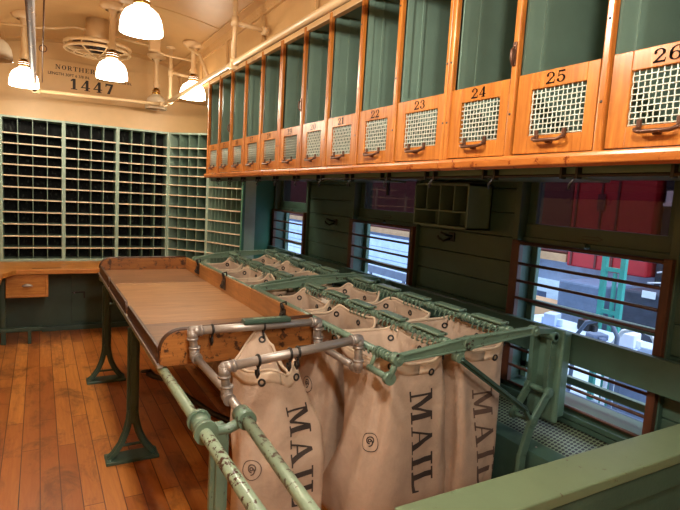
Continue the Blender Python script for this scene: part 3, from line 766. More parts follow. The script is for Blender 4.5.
# ------------------------------------------------------------------ pipe stand for loose bags (near end of the tray)
r = empty('bag_stand', (.9, 1.8, 0)); tag(r, 'grey steel pipe bag stand on a light green cast post at the tray end', 'stand')
P = lambda x, y, z: (x-.9, y-1.8, z)
def pipe(pts, rr, name, mat, parent=r, seg=14): return MB().tube([P(*p) for p in pts], rr, seg).build(name, mat, parent)
pr = .0185
ZB1, ZB2 = .975, .955
A0, A1 = (.575, 2.24, .985), (1.185, 2.24, .985)
B0, B1 = (.60, 1.86, .940), (1.185, 1.86, 1.0)
lowA, lowB = (.585, 2.24, .875), (.612, 1.86, .83)
dirR = Vector((.600, 1.10, .80))-Vector((.628, 1.70, .80))
clampR = (.628, 1.70, .805)
pipe([lowA, (.62, 1.93, .835), clampR], .017, 'lower_rail', 'steel')
pipe([A0, A1], pr, 'top_bar', 'steel'); pipe([B0, B1], pr, 'top_bar', 'steel')
pipe([A0, lowA], .017, 'upright', 'steel'); pipe([B0, lowB], .017, 'upright', 'steel')
pipe([A1, (1.19, 2.24, .87)], .017, 'upright', 'steel'); pipe([B1, (1.19, 1.86, .87)], .018, 'upright', 'steel')
pipe([(1.19, 2.24, .87), (1.19, 1.86, .87)], .017, 'lower_rail', 'steel')
pipe([clampR, (.600, 1.10, .80), (.578, .35, .795)], .0205, 'green_rail', 'green_rail')
def fit(c, d1, d2):
    c = Vector(c); m = MB()
    for d in (d1, d2):
        d = Vector(d).normalized(); m.tube([P(*(c-d*.004)), P(*(c+d*.038))], .0225, 14); m.tube([P(*(c+d*.030)), P(*(c+d*.040))], .0245, 14)
    m.lathe([(0,-.0225),(.016,-.016),(.0225,0),(.016,.016),(0,.0225)], 14, P(*c)); m.build('pipe_elbow', 'steel', r)
for c, a, b in ((A0, (1,0,0), (0,0,-1)), (A1, (-1,0,0), (0,0,-1)), (B0, (1,0,.1), (0,0,-1)), (B1, (-1,0,-.1), (0,0,-1)), (lowA, (0,0,1), (.1,-1,-.1)), (lowB, (0,0,1), (.02,-1,-.1)), ((1.19,2.24,.87), (0,0,1), (0,-1,0)), ((1.19,1.86,.87), (0,0,1), (0,1,0))): fit(c, a, b)
# hooks hanging from the bars
def s_hook(x, y, z, rr=.022, name='hook', parent=r):
    m = MB(); m.torus(P(x, y, z), rr, .0055, (1,0,0), 14, 6, PI*.0, 2*PI)
    m.tube([P(x, y, z-rr), P(x, y-.012, z-rr-.028), P(x, y+.0, z-rr-.046), P(x, y+.016, z-rr-.036), P(x, y+.02, z-rr-.02)], .0052, 6)
    m.build(name, 'black', parent)
for x in (.66, .90): s_hook(x, 2.24, .985)
for x in (.732, .865, .90): s_hook(x, 1.86, .94+(x-.6)*.1)
m = MB(); m.box(P(.80, 2.215, 1.00), P(1.03, 2.265, 1.022)); cp = m.build('cover_plate', 'green_dark', r, bevel=.006)
MB().box(P(.85, 2.230, 1.022), P(.98, 2.250, 1.0235)).build('plate_label', M['green_rail'], cp)
m = MB(); m.box(P(.93, 1.90, .955), P(1.13, 1.93, .975)); m.build('cover_plate', 'black', r, bevel=.005)
# clamp yoke and cast post
m = MB()
m.tube([P(.478, 1.66, .797), P(.480, 1.75, .797)], .034, 16); m.tube([P(.628, 1.67, .805), P(.628, 1.74, .805)], .034, 16)
m.tube([P(.484, 1.705, .785), P(.52, 1.71, .770), P(.57, 1.71, .770), P(.605, 1.705, .785), P(.628, 1.705, .80)], .019, 10)
m.tube([P(.478, 1.645, .797), P(.478, 1.665, .797)], .041, 16); m.tube([P(.480, 1.745, .797), P(.480, 1.76, .797)], .041, 16)
m.build('clamp_yoke', 'green_cast', r)
leg(P, .548, 1.73, .775, 'green_cast', r)

# ------------------------------------------------------------------ pouch racks
XT = (1.235, 1.565, 1.915); ZT = (.972, .988, 1.022)
def hook_mb(side):
    m = MB()
    for k in range(5):
        y = -.075+.0375*k
        m.torus((side*.018, y, -.022), .013, .004, (.3, 1, 0), 10, 5, -PI*.2, PI*1.4)
        m.tube([(side*.012, y, -.012), (side*.03, y+.004, -.035), (side*.034, y+.006, -.052), (side*.022, y+.006, -.058)], .0038, 5)
    return m
def rack(y0, y1, label, bracket_far):
    ZT = (.950 if bracket_far else .966, .988, 1.022)
    r = empty('pouch_rack', (1.57, (y0+y1)/2, 0)); tag(r, label, 'rack', 'green iron pouch racks')
    yc = (y0+y1)/2; P = lambda x, y, z: (x-1.57, y-yc, z)
    for x, z in zip(XT, ZT):
        MB().tube([P(x, y0+.01, z), P(x, y1-.01, z)], .0145, 12).build('tube_rail', 'green_cast', r)
    # plates
    proto = None
    for i in (1, 2):
        for k in range(5):
            y = y0+.21+.288*k+(.0 if i == 1 else -.03)
            if proto is None:
                mb = MB(); n = 6; pts = [(-.026, 0), (.026, 0), (.030, .007), (.026, .014), (-.026, .014), (-.030, .007)]
                mb.prism(pts, (0, .20, 0), (0, -.10, 0)); proto = mb.build('cover_plate', 'green_cast', r, bevel=.004)
                hk = [hook_mb(s).build('hook_row', 'green_cast', proto) for s in (-1, 1)]
                pl = [proto, hk]; proto.location = P(XT[i], y, ZT[i]+.020)
                cls = [MB().tube([(0, yy-.014, -.020), (0, yy+.014, -.020)], .021, 12).build('collar', 'green_cast', proto) for yy in (-.125, .125)]
            else:
                c = share(proto, r, P(XT[i], y, ZT[i]+.020))
                for h in hk+cls: share(h, c)
    for k in range(4):
        y = y0+.22+.36*k
        c = MB()
        for j in range(7): c.torus((0, -.11+.036*j, -.012), .016, .004, (.25, 1, 0), 10, 5, -PI*.3, PI*1.2)
        c.tube([(.026, -.13, -.03), (.026, .13, -.03)], .006, 6)
        c.build('spring_hooks', 'green_cast', r, loc=P(XT[0], y, ZT[0]))
    for yy, near in ((y0, True), (y1, False)):
        m = MB(); zt = [(ZT[0]+.006, .024), (.982, .032), (1.003, .048), (1.012, .038), (1.022, .030), (1.028, .026)]
        xs = [1.235, 1.37, 1.60, 1.75, 1.90, 2.03]
        top = [(x-1.57, z+h/2) for x, (z, h) in zip(xs, zt)]; bot = [(x-1.57, z-h/2) for x, (z, h) in zip(xs, zt)][::-1]
        m.prism(top+bot, (0, .014, 0), (0, yy-.007-yc, 0))
        for (x, (z, h)), (x2, (z2, h2)) in zip(zip(xs, zt), list(zip(xs, zt))[1:]):
            for s in (1, -1): m.bar(P(x, yy, z+s*h/2), P(x2, yy, z2+s*h2/2), .030, .008, (0,0,1))
        a = m.build('rack_arm', 'green_cast', r, bevel=.002)
        for x, z, rr in ((1.235, ZT[0]+.004, .026), (1.61, 1.003, .030), (2.02, 1.028, .024)):
            m = MB(); m.tube([P(x, yy-.018, z), P(x, yy+.018, z)], rr, 16); m.tube([P(x, yy-.024, z), P(x, yy+.024, z)], rr*.45, 6); m.build('hub', 'green_cast', a)
        m = MB(); m.tube([P(1.56, yy-.018, .945), P(1.56, yy+.018, .945)], .023, 14); m.bar(P(1.56, yy, .945), P(1.585, yy, .99), .02, .03); m.build('brace_lug', 'green_cast', a)
        # wall end of the arm, slotted slide, links and diagonal brace
        by = yy+.07
        m = MB(); m.box(P(2.215, by-.092, .54), P(2.24, by+.092, 1.015)); m.box(P(2.24, by-.075, .56), P(2.305, by+.075, 1.0))
        bk = m.build('wall_bracket', 'green', r, bevel=.018, seg=3)
        m = MB()
        for dy in (-.045, .055): m.bar(P(2.19, by+dy, 1.0), P(2.195, by+dy, .69), .026, .045, (1,0,0))
        m.bar(P(2.02, yy+.01, 1.028), P(2.20, by-.02, 1.0), .05, .028); m.tube([P(2.17, by-.085, .985), P(2.17, by+.085, .985)], .017, 10); m.tube([P(2.17, by-.085, .985), P(2.17, by-.075, .985)], .024, 12); m.tube([P(2.18, by-.08, .70), P(2.18, by+.07, .70)], .015, 10)
        for z in (.80, .86, .92): m.box(P(2.18, by-.063, z), P(2.205, by-.058, z+.022))
        m.build('slide', 'green', bk, bevel=.004)
        m = MB(); m.bar(P(1.56, yy-.018, .94), P(2.005, yy-.012, .645), .028, .012, (0,1,0)); m.bar(P(1.56, yy-.018, .94), P(2.005, yy-.012, .645), .008, .034, (0,1,0)); m.build('brace', 'green_dark', r, bevel=.002)
        m = MB()
        for dy in (-.065, .055):
            m.bar(P(2.18, by+dy, .70), P(2.085, by+dy, .565), .016, .044, (0,0,1)); m.tube([P(2.085, by+dy-.012, .565), P(2.085, by+dy+.012, .565)], .026, 12); m.tube([P(2.18, by+dy-.012, .70), P(2.18, by+dy+.012, .70)], .026, 12)
        m.tube([P(2.085, by-.08, .565), P(2.085, by+.07, .565)], .011, 8); m.bar(P(2.0, yy-.01, .65), P(2.085, by-.05, .565), .02, .02); m.build('link', 'green', r, bevel=.003)
        m = MB(); m.bar(P(2.085, by-.06, .565), P(2.035, by-.06, .40), .022, .045, (1,0,0)); m.bar(P(2.035, by-.06, .41), P(2.03, by-.06, .20), .022, .045, (1,0,0)); m.tube([P(2.03, by-.06, .21), P(2.025, by-.06, .02)], .022, 8); m.box(P(1.98, by-.10, 0), P(2.065, by-.02, .02)); m.build('lower_strut', 'green', r, bevel=.003)
    if not bracket_far:
        # end casting of the aisle-side rail
        m = MB(); x, z = XT[0], ZT[0]
        m.tube([P(x, y0-.005, z), P(x, y0+.15, z)], .017, 12)
        for j in range(6): m.tube([P(x, y0+.02+.022*j, z), P(x, y0+.028+.022*j, z)], .022, 12)
        m.tube([P(x-.03, y0-.01, z-.072), P(x-.03, y0+.15, z-.072)], .014, 10)
        m.tube([P(x-.03, y0-.012, z-.072), P(x-.03, y0+.012, z-.072)], .026, 14)
        m.tube([P(x-.03, y0, z-.072), P(x-.012, y0, z-.035), P(x, y0, z)], .013, 8); m.tube([P(x-.03, y0+.14, z-.072), P(x, y0+.14, z)], .009, 8)
        m.build('end_casting', 'green_cast', r)
    return r
rack(1.65, 3.21, 'near green iron pouch rack, holding the large MAIL bags', False)
rack(3.30, 4.79, 'far green iron pouch rack, next to the pigeonhole cases', True)

# ------------------------------------------------------------------ canvas mail bags
class Bag:
    def __init__(s, cx, cy, ax, ay, zb, rim, prof, seed, fold=.015, n0=5., n1=3.2, nth=96, nt=34):
        s.__dict__.update(locals()); rd = random.Random(seed); s.ph = [rd.uniform(0, 6.28) for _ in range(8)]
    def pt(s, th, t, off=0):
        dx, dy, kx, ky = s.prof(t); n = s.n0+(s.n1-s.n0)*min(1, t*2)
        c, q = math.cos(th), math.sin(th)
        e = 2/n; x = math.copysign(abs(c)**e, c); y = math.copysign(abs(q)**e, q)
        amp = s.fold*min(1, t*3+.15)*(1-.25*t)
        fd = amp*(math.sin(4*th+s.ph[0]+1.2*t)*.6+math.sin(7*th+s.ph[1]-2*t)*.5+math.sin(11*th+s.ph[2]+3*t)*.28+.5*math.sin(2*th+5*t+s.ph[3]))
        k = 1
        if t > .93: k = math.sqrt(max(0, 1-((t-.93)/.07)**2*.97))
        X = s.cx+dx+x*(s.ax*kx+fd+off)*k; Y = s.cy+dy+y*(s.ay*ky+fd+off)*k
        zr = s.rim(th); return Vector((X, Y, s.zb+(zr-s.zb)*(1-t)))
    def body(s, mb):
        vs = []; fs = []
        for j in range(s.nt+1):
            t = j/s.nt
            if t > .9: t = .9+.1*((t-.9)/.1)**.8
            for i in range(s.nth): vs.append(s.pt(-PI/2+2*PI*i/s.nth, t))
        for j in range(s.nt):
            for i in range(s.nth):
                i2 = (i+1) % s.nth; fs.append((j*s.nth+i, j*s.nth+i2, (j+1)*s.nth+i2, (j+1)*s.nth+i))
        fs.append(tuple(s.nt*s.nth+i for i in range(s.nth)))
        mb.add(vs, fs, True)
    def at(s, sx, z, off=.0035):
        """point on the outside at arc length sx right of the front middle, height z"""
        def row(th): 
            zr = s.rim(th); return max(0, min(.92, 1-(z-s.zb)/(zr-s.zb)))
        N = 160; key = round(z, 3)
        if not hasattr(s, 'cache'): s.cache = {}
        if key not in s.cache:
            tab = [(0, -PI/2)]; 
            for sg in (1, -1):
                L = 0; p = s.pt(-PI/2, row(-PI/2)); lst = []
                for i in range(1, N):
                    th = -PI/2+sg*PI*i/N; q = s.pt(th, row(th)); L += (q-p).length; p = q; lst.append((sg*L, th))
                tab += lst
            tab.sort(); s.cache[key] = tab
        tab = s.cache[key]
        import bisect
        i = min(max(bisect.bisect(tab, (sx, 0)), 1), len(tab)-1); (a, ta), (b, tb) = tab[i-1], tab[i]
        th = ta+(tb-ta)*(sx-a)/(b-a); return s.pt(th, row(th), off)
def letters(bag, parent, s0, z0, h, ink, text='MAIL', lean=0, gap=.09):
    m = MB(); word(m, text, lambda a, b: bag.at(s0+b*h+lean*a*h, z0-a*h), gap, 3); return m.build('stencil_lettering', ink, parent, label='black MAIL stencil reading downward')
def emblem(bag, parent, s0, z0, R, ink='ink'):
    m = MB()
    def ring(R0, w, a0, a1, kx=1, cx=0, cz=0, n=22):
        for i in range(n):
            a, b = a0+(a1-a0)*i/n, a0+(a1-a0)*(i+1)/n
            f = lambda t, rr: bag.at(s0+cx+kx*rr*math.cos(t), z0+cz+rr*math.sin(t))
            m.add([f(a, R0), f(b, R0), f(b, R0-w), f(a, R0-w)], [(0,1,2,3)])
    ring(R, R*.09, 0, 2*PI); ring(R*.42, R*.13, -.6, PI*1.5, 1, 0, R*.22); ring(R*.42, R*.13, -PI*.5, PI*.35, 1, -R*.1, -R*.05); ring(R*.2, R*.12, 0, 2*PI, 1, -R*.05, R*.2)
    m.build('round_emblem', ink, parent)
grom_me = None
def grommets(bag, parent, ths, drop=.045, inner=True):
    global grom_me
    for th in ths:
        z = bag.rim(th); t = drop/(z-bag.zb); p = bag.pt(th, t, .004); a = bag.pt(th+.05, t, .004); b = bag.pt(th-.05, t, .004); d = bag.pt(th, t+.02, .004)
        nrm = (a-b).cross(d-p).normalized()
        if grom_me is None:
            m = MB(); m.torus((0,0,0), .0125, .0045, (0,0,1), 16, 6); o = m.build('grommet', 'black', parent); grom_me = o.data
            m = MB(); m.lathe([(0, .0015), (.010, .0015)], 12); 
        else:
            o = bpy.data.objects.new('grommet', grom_me); COL.objects.link(o); o.parent = parent
        o.location = p-parent.location; o.rotation_mode = 'QUATERNION'; o.rotation_quaternion = nrm.to_track_quat('Z', 'Y')
        o2 = share(o, parent); o2.location = bag.pt(th, t, -.004)-parent.location
def make_bag(bag, label, group, mat='canvas', ths=(), rim_r=.006, loc=None):
    r = empty('mail_bag', (bag.cx, bag.cy, bag.zb)); tag(r, label, 'mail bag', group)
    m = MB(); bag.body(m); b = m.build('bag_body', mat, r, solid=.004)
    off = Vector(r.location)
    for v in b.data.vertices: v.co -= off
    m = MB(); m.tube([bag.pt(-PI/2+2*PI*i/bag.nth, 0)-off for i in range(bag.nth)], rim_r, 6, True)
    # flat stitched band just below the rim
    vs = []; 
    for i in range(bag.nth+1):
        th = -PI/2+2*PI*i/bag.nth
        for t in (0, .02, .04, .06): vs.append(bag.pt(th, t, .0035)-off)
    m.add(vs, [(i*4+j, (i+1)*4+j, (i+1)*4+j+1, i*4+j+1) for i in range(bag.nth) for j in range(3)], True)
    m.build('hem', 'canvas_hem', r, solid=.002)
    bag_root = r; grommets(bag, r, ths)
    return r
def fixloc(o, off):
    for v in o.data.vertices: v.co -= off
grp = 'canvas pouches hanging in the iron racks'
def rack_bag(cx, cy, ax, ay, zt, tilt, seed, label, prof=None, text=None, emb=None, mat='canvas', zb=.10, ph=0, deep=.03):
    rd = random.Random(seed); p0 = rd.uniform(0, 6.28)
    def rim(th):
        c, q = math.cos(th), math.sin(th)
        return zt+tilt*c+deep*(.5*math.cos(4*th+PI)-.5)+.010*math.sin(3*th+p0)+.007*math.sin(5*th+2*p0)
    prof = prof or (lambda t: (0, 0, 1+.05*math.sin(PI*t), 1-.08*t+.04*math.sin(3*t)))
    b = Bag(cx, cy, ax, ay, zb, rim, prof, seed)
    ths = [-PI/2-.62, -PI/2+.1, -PI/2+.62, 0, PI/2-.6, PI/2+.1, PI/2+.62, PI]
    r = make_bag(b, label, grp, mat, ths)
    off = Vector(r.location)
    if text: o = letters(b, r, *text); fixloc(o, off)
    if emb:
        emblem(b, r, *emb); fixloc([c for c in bpy.data.objects if c.parent == r and c.name.startswith('round_emblem')][-1], off)
    # paper label holder inside the rear edge
    return b, r
YR = [(1.70, 2.18), (2.20, 2.68), (2.71, 3.19)]; YR2 = [(3.33, 3.79), (3.82, 4.28), (4.31, 4.76)]
lp = lambda t: (.018*max(0, min(1, t*1.6-.15)), 0, .98+.56*max(0, min(1, t*1.6-.15)), .96+.03*t)
def lp0(t):
    ky = .97-.30*math.sin(PI*min(1, t*1.25))**1.0
    a = lp(t); return (a[0], -(.97-ky)*.230, a[2], ky)
rp = lambda t: (.035*min(1, t*1.6), 0, 1-.16*min(1, t*1.6), 1-.04*t)
(y0, y1) = YR[0]
rack_bag(1.408, (y0+y1)/2, .172, .230, .958, .02, 11, 'front left rack bag facing the viewer, with dark black MAIL and a round emblem', lp0, (-.047, .795, .124, 'ink', 'MAIL', .10), (-.235, .57, .042))
rack_bag(1.775, (y0+y1)/2, .180, .230, .985, .02, 12, 'front right rack bag with fainter MAIL, behind the diagonal green brace', rp, (-.055, .75, .118, 'ink_faint', 'MAIL', .12, .16), None)
(y0, y1) = YR[1]
rack_bag(1.402, (y0+y1)/2, .150, .228, .955, .02, 13, 'second bag of the near rack on the aisle side, behind the front left MAIL bag', lp, None, (-.30, .62, .042), 'canvas2')
rack_bag(1.745, (y0+y1)/2, .160, .228, .985, .02, 14, 'second bag of the near rack on the window side', rp, mat='canvas2')
(y0, y1) = YR[2]
rack_bag(1.402, (y0+y1)/2, .150, .228, .950, .02, 15, 'third bag of the near rack on the aisle side, beside the tray side board', lp)
bag3 = [o for o in bpy.data.objects if o.name.startswith('mail_bag')][-1]
MB().box((.11, -.20, .845), (.116, -.12, .872)).build('label_holder', 'white_card', bag3, bevel=.002, label='small white label holder')
rack_bag(1.745, (y0+y1)/2, .160, .228, .985, .02, 16, 'third bag of the near rack on the window side', rp)
for k, (y0, y1) in enumerate(YR2):
    w_ = ['first', 'middle', 'last'][k]
    rack_bag(1.402, (y0+y1)/2, .150, .218, .950, .02, 20+k, w_+' bag of the far rack on the aisle side', lp, mat='canvas2')
    rack_bag(1.745, (y0+y1)/2, .160, .218, .985, .02, 30+k, w_+' bag of the far rack on the window side', rp, mat='canvas2')

# bag hung on the pipe stand
def rim_h(th):
    # front lip low in the middle between two hooks, back lifted to the rear bar
    c, q = math.cos(th), math.sin(th)
    if q < 0:
        u = c
        z = .905+.035*u; z -= .055*math.exp(-((u-.25)/.30)**2); z -= .13*max(0, u-.62)/.38
        return z-.02*max(0, -u-.5)
    z = .86+.035*c+.10*math.exp(-((c-.25)/.35)**2)*min(1, q*1.6)
    z0 = .94-.13 if c > 0 else .86
    return z if abs(c) < .8 else z*(1-(abs(c)-.8)/.2)+(.815 if c > 0 else .86)*(abs(c)-.8)/.2
def prof_h(t):
    w = .60+.40*min(1, t/.28)
    w = w if t > .0 else .60
    return (.045*min(1, t/.3)-.02*t, .16*(1-min(1, t*2.2))-.0*t, w+.06*t, 1.9-1.2*min(1, t*2.4)+.25*t)
hb = Bag(.865-.02, 1.925, .185, .095, .06, rim_h, prof_h, 41, .010, 2.6, 2.4)
r = make_bag(hb, 'limp MAIL bag hanging by hooks from the grey pipe stand', 'canvas pouches hanging in the iron racks', 'canvas', [-PI/2-.55, -PI/2+.5, PI/2-.25])
del r['group']
o = letters(hb, r, .0, .735, .105, 'ink', 'MAIL', .05, .12); fixloc(o, Vector(r.location))
emblem(hb, r, -.155, .50, .040, 'ink_faint'); fixloc([c for c in bpy.data.objects if c.parent == r and c.name.startswith('round_emblem')][-1], Vector(r.location))

# ------------------------------------------------------------------ things on the window wall
r = empty('wall_pigeonhole', (2.28, 2.62, 1.445)); tag(r, 'small green six-hole wall box between the middle and near windows, under the cabinets', 'shelf')
m = MB(); D = .19; W = .52; H = .275
Q = lambda x, y, z: (x-D+.12, y-W/2, z)
m = MB(); m.box(Q(0,0,0), Q(D,.012,H)); m.box(Q(0,W-.012,0), Q(D,W,H)); m.box(Q(0,0,0), Q(D,W,.012)); m.box(Q(0,0,H-.012), Q(D,W,H)); m.box(Q(D-.01,0,0), Q(D,W,H))
m.box(Q(0,.012,.098), Q(D,W-.012,.106))
for k in (1, 2, 3): m.box(Q(0, W*k/4-.004, .106), Q(D, W*k/4+.004, H-.012))
m.box(Q(0, W/2-.004, .012), Q(D, W/2+.004, .098)); m.build('box_body', 'green_bin', r)
for y, z, lb in ((4.296, 1.36, 'black folding coat hook on the green wall between the far and middle windows'), (2.69, 1.375, 'black folding coat hook below the small six-hole wall box')):
    r = empty('coat_hook', (WX-.0, y, z)); tag(r, lb, 'hook')
    MB().box((-.012, -.03, -.03), (0, .03, .03)).build('hook_plate', 'black', r, bevel=.005)
    m = MB(); m.tube([(-.01, -.01, .005), (-.06, .0, .015), (-.09, .02, .03)], .008, 8); m.tube([(-.01, .01, -.01), (-.05, .03, -.03), (-.08, .045, -.012), (-.085, .05, .005)], .008, 8); m.build('hook_arm', 'black', r)
r = empty('window_pull', (2.36, 3.42, 1.74)); tag(r, 'black pull hanging in front of the dark upper pane of the middle window', 'pull')
m = MB(); m.box((-.01, -.012, -.11), (.008, .012, .0)); m.tube([(0,0,0), (0,0,.05), (.03,0,.075)], .007, 8); m.build('pull_bar', 'black', r, bevel=.004)

# heater cover along the wall
r = empty('heater_cover', (2.23, 3.0, 0)); tag(r, 'low green heater cover with perforated top below the windows', 'heater cover')
Q = lambda x, y, z: (x-2.23, y-3.0, z)
y0, y1 = .93, 5.2
MB().prism([(2.165, .430), (2.40, .500), (2.40, .506), (2.165, .436)], (0, y1-y0, 0), Q(0, y0, 0)).build('perforated_top', 'perf', r)
m = MB(); m.prism([(2.08, .0), (2.10, .0), (2.10, .40), (2.165, .425), (2.165, .440), (2.08, .418)], (0, y1-y0, 0), Q(0, y0, 0)); m.build('cover_front', 'green_wall', r, bevel=.003)
m = MB()
for k in range(9): m.lathe([(.006, 0), (.004, .003), (0, .004)], 8, Q(2.125, 1.15+.5*k, .430))
m.build('rivet', 'steel', r)

# foreground partition with olive cap
r = empty('low_partition', (1.55, .83, 0)); tag(r, 'low green partition wall with olive cap across the lower right foreground', 'partition')
Q = lambda x, y, z: (x-1.55, y-.83, z)
m = MB().box(Q(.70, .775, .875), Q(2.30, .905, .905)); m.build('cap_board', 'green_cap', r, bevel=.004)
m = MB().box(Q(.72, .79, .0), Q(2.395, .84, .875)); m.box(Q(.71, .780, .80), Q(2.30, .79, .872)); m.build('partition_panel', 'green_dark', r, bevel=.003)

# ------------------------------------------------------------------ outside the windows (museum yard)
def out(name, mb, mat, label, cat, **k): o = mb.build(name, mat, **k); return tag(o, label, cat)
M['concrete'] = paint('pale_blue_concrete', srgb(190, 208, 224), .8, .12, .1)
M['red'] = paint('red_car_paint', srgb(176, 32, 44), .45, .1, .05)
M['maroon'] = paint('maroon_paint', srgb(92, 30, 34), .5, .1, .05)
M['teal'] = paint('teal_paint', srgb(70, 168, 152), .5, .1, .05)
M['paleblue'] = paint('pale_blue_board', srgb(188, 206, 236), .7, .12, .05)
M['slate'] = paint('slate_cover', srgb(100, 114, 140), .7, .2, .1)
M['white'] = paint('white_metal', srgb(232, 236, 244), .5, .05, .02)
M['tanbrick'] = paint('tan_block', srgb(198, 158, 120), .8, .15, .1)
GZ = -.35
struct(MB().box((2.7, -12, GZ-.1), (40, 60, GZ)).build('ground', 'concrete'), 'pale concrete yard outside the windows', 'ground')
r = empty('railcar', (8.2, 6, GZ)); tag(r, 'bright red and maroon railcar standing outside the windows', 'railcar')
Q = lambda x, y, z: (x-8.2, y-6, z-GZ)
MB().box(Q(7.0, 4.02, .76), Q(9.6, 5.24, 3.2)).build('red_body', 'red', r, bevel=.02)
MB().box(Q(7.03, 5.26, .93), Q(9.6, 40, 3.2)).build('maroon_body', 'maroon', r, bevel=.02)
m = MB()
for y in (4.5, 4.75, 5.15): m.box(Q(6.985, y, .78), Q(7.0, y+.03, 3.1))
m.box(Q(6.98, 4.7, 1.62), Q(6.99, 4.82, 1.85)); m.build('body_strap', 'maroon', r)
MB().box(Q(7.0, 5.26, .80), Q(9.5, 40, .92)).build('sill_band', 'tanbrick', r)
MB().box(Q(7.3, 4.0, .45), Q(9.4, 40, .79)).build('underframe', 'paleblue', r)
for yy in (6.4, 12, 19, 27):
    m = MB()
    for dy in (0, 1.2): m.tube([Q(7.3, yy+dy, .02), Q(7.4, yy+dy, .02)], .37, 24)
    m.box(Q(7.25, yy-.5, -.05), Q(7.45, yy+1.7, .2)); m.build('wheel_truck', 'slate', r)
r = empty('yard_machine', (7.3, 3.2, GZ)); tag(r, 'black open machinery with thin white bars outside the near window, right of the red railcar', 'machine')
Q = lambda x, y, z: (x-7.3, y-3.2, z-GZ)
m = MB().box(Q(7.1, 1.6, GZ), Q(7.9, 3.95, 3.0)); m.build('machine_body', paint('machine_black', srgb(30, 32, 44), .5, .3, .1), r)
m = MB(); rd = random.Random(3)
for k in range(14):
    a = Vector(Q(7.04, rd.uniform(2.6, 3.7), rd.uniform(.6, .95))); m.tube([a, a+Vector((0, rd.uniform(.15, .45), rd.uniform(-.14, .14)))], .013, 6)
m.bar(Q(7.05, 2.0, 1.80), Q(7.05, 3.93, 1.74), .02, .04); m.box(Q(7.04, 3.82, 1.76), Q(7.06, 3.90, 1.92)); m.box(Q(7.04, 3.2, 2.0), Q(7.06, 3.8, 2.03)); m.build('white_bars', 'white', r)
r = empty('teal_frame', (5, 3.2, GZ)); tag(r, 'teal metal ladder frame standing outside the near window', 'ladder frame')
Q = lambda x, y, z: (x-5, y-3.2, z-GZ)
m = MB()
for y in (3.09, 3.29): m.bar(Q(5, y, GZ), Q(5, y, 1.3), .045, .05)
m.bar(Q(5, 3.17, GZ), Q(5, 3.17, 1.0), .03, .03); m.build('uprights', 'teal', r)
m = MB()
for z in (1.22, 1.03, .60, .2): m.bar(Q(5, 3.09, z), Q(5, 3.29, z), .04, .04)
m.build('rungs', 'teal', r)
out('covered_crate', MB().box((6.0, 3.98, GZ), (6.7, 4.58, .68)), 'slate', 'blue-grey covered crate left of the teal frame outside the near window', 'crate', bevel=.03)
m = MB().box((6.0, 2.3, GZ), (6.5, 3.68, .72)); out('dark_crate', m, paint('dark_tarpaulin', srgb(52, 56, 72), .6, .3, .2), 'dark crate right of the teal frame outside the near window', 'crate', bevel=.03)
MBw = MB().box((5.98, 3.30, .66), (5.995, 3.45, .74)); out('white_placard', MBw, 'white', 'small blank white placard on the dark crate outside', 'placard')
m = MB().box((6.2, 4.7, GZ), (6.5, 5.5, .30)); out('block_stack', m, 'tanbrick', 'low tan block stack outside the left part of the near window', 'blocks', bevel=.01)
for k, (x, y, h, lb) in enumerate(((4.0, 2.62, .72, 'grey bent pipe hoop outside the near window, nearer the teal frame'), (4.1, 2.36, .70, 'grey bent pipe hoop outside the near window, nearer its right side'))):
    m = MB(); m.tube([(x, y-.16, GZ), (x, y-.16, h-.1), (x, y-.11, h-.02), (x, y, h), (x, y+.12, h-.05), (x, y+.2, h-.18), (x, y+.24, GZ)], .018, 8); out('pipe_hoop', m, 'slate' if k == 0 else 'white', lb, 'pipe hoop')
m = MB()
for y in (1.95, 2.85, 3.9, 5.2): m.tube([(3.8, y, GZ), (3.8, y, .50)], .018, 8)
m.tube([(3.8, .5, .50), (3.8, 7.5, .50)], .022, 8); m.tube([(3.8, .5, .1), (3.8, 7.5, .1)], .012, 8)
out('yard_railing', m, 'slate', 'slate pipe railing directly outside the windows', 'railing')
r = empty('parts_bench', (4.6, 2.6, GZ)); tag(r, 'low pale bench with loose metal parts outside the near window', 'bench')
Q = lambda x, y, z: (x-4.6, y-2.6, z-GZ)
MB().box(Q(4.3, 1.4, .38), Q(4.9, 3.9, .43)).build('bench_top', 'paleblue', r, bevel=.01)
for y in (1.5, 2.6, 3.8): MB().box(Q(4.35, y, GZ), Q(4.85, y+.05, .38)).build('leg', 'slate', r)
rd = random.Random(9)
for k, nm in enumerate(('metal_part',)*8):
    y = 1.6+.27*k; m = MB(); a = rd.uniform(-.5, .5); c = Matrix.Translation((rd.uniform(4.4, 4.75), y, .43)) @ Matrix.Rotation(a, 4, 'Z')
    h = rd.uniform(.04, .15); m.box((-.08, -.06, 0), (.08, .06, h), c); m.box((-.03, -.1, 0), (.03, .1, h*.6), c)
    tag(m.build('metal_part', ['white', 'slate', 'black', 'paleblue'][k % 4], bevel=.01), 'small metal part lying on the pale bench outside the near window', 'metal part', 'metal parts on the bench outside')
m = MB()
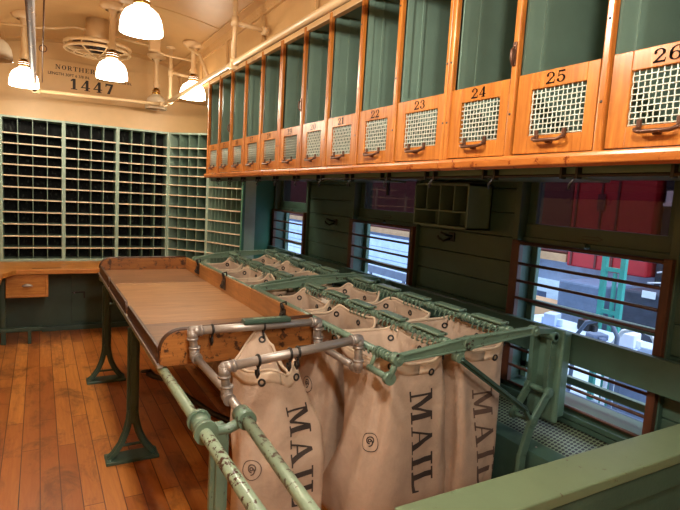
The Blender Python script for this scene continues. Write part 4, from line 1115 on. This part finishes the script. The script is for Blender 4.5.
for k in range(5): m.box((6.3, 5.9, GZ+.235*k), (6.36, 40, GZ+.235*k+.22))
out('pale_boarding', m, 'paleblue', 'pale blue horizontal boarding seen through the two farther windows', 'boarding')
r = empty('sign_board', (5.0, 7.15, .385)); tag(r, 'narrow dark board low outside the middle window', 'board')
m = MB().box((0, -.62, -.06), (.04, .62, .06)); m.box((.0, -.5, GZ-.385), (.04, -.46, -.06)); m.box((.0, .46, GZ-.385), (.04, .5, -.06)); m.build('dark_board', 'slate', r)

# ------------------------------------------------------------------ light and camera
sc = bpy.context.scene
w = bpy.data.worlds.new('daylight'); sc.world = w; w.use_nodes = True
bg = w.node_tree.nodes['Background']; bg.inputs[0].default_value = (.66, .80, 1, 1); bg.inputs[1].default_value = 1.9
def area(loc, rot, size, e, c):
    L = bpy.data.lights.new('yard_skylight', 'AREA'); L.shape = 'RECTANGLE'; L.size, L.size_y = size; L.energy = e; L.color = c
    o = bpy.data.objects.new('yard_skylight', L); COL.objects.link(o); o.location = loc; o.rotation_euler = rot; return o
area((5.2, 8, 5.5), (0, 0, 0), (3.5, 22), 900, (.72, .82, 1))

yaw, pitch, roll, F = .521216, -.110312, .059071, 527.98
fw = Vector((math.sin(yaw)*math.cos(pitch), math.cos(yaw)*math.cos(pitch), math.sin(pitch)))
r0 = Vector((math.cos(yaw), -math.sin(yaw), 0)); u0 = r0.cross(fw)
rt = r0*math.cos(roll)+u0*math.sin(roll); up = -r0*math.sin(roll)+u0*math.cos(roll)
cam = bpy.data.cameras.new('camera'); co = bpy.data.objects.new('camera', cam); COL.objects.link(co)
mt = Matrix((rt, up, -fw)).transposed().to_4x4(); mt.translation = Vector((0, 0, 1.6)); co.matrix_world = mt
cam.sensor_width = 36; cam.lens = F/680*36; cam.clip_start = .02; cam.clip_end = 200
sc.camera = co
sc.view_settings.view_transform = 'Standard'; sc.view_settings.look = 'None'; sc.view_settings.gamma = 1
sc.view_settings.use_curve_mapping = False; sc.view_settings.exposure = 0.0
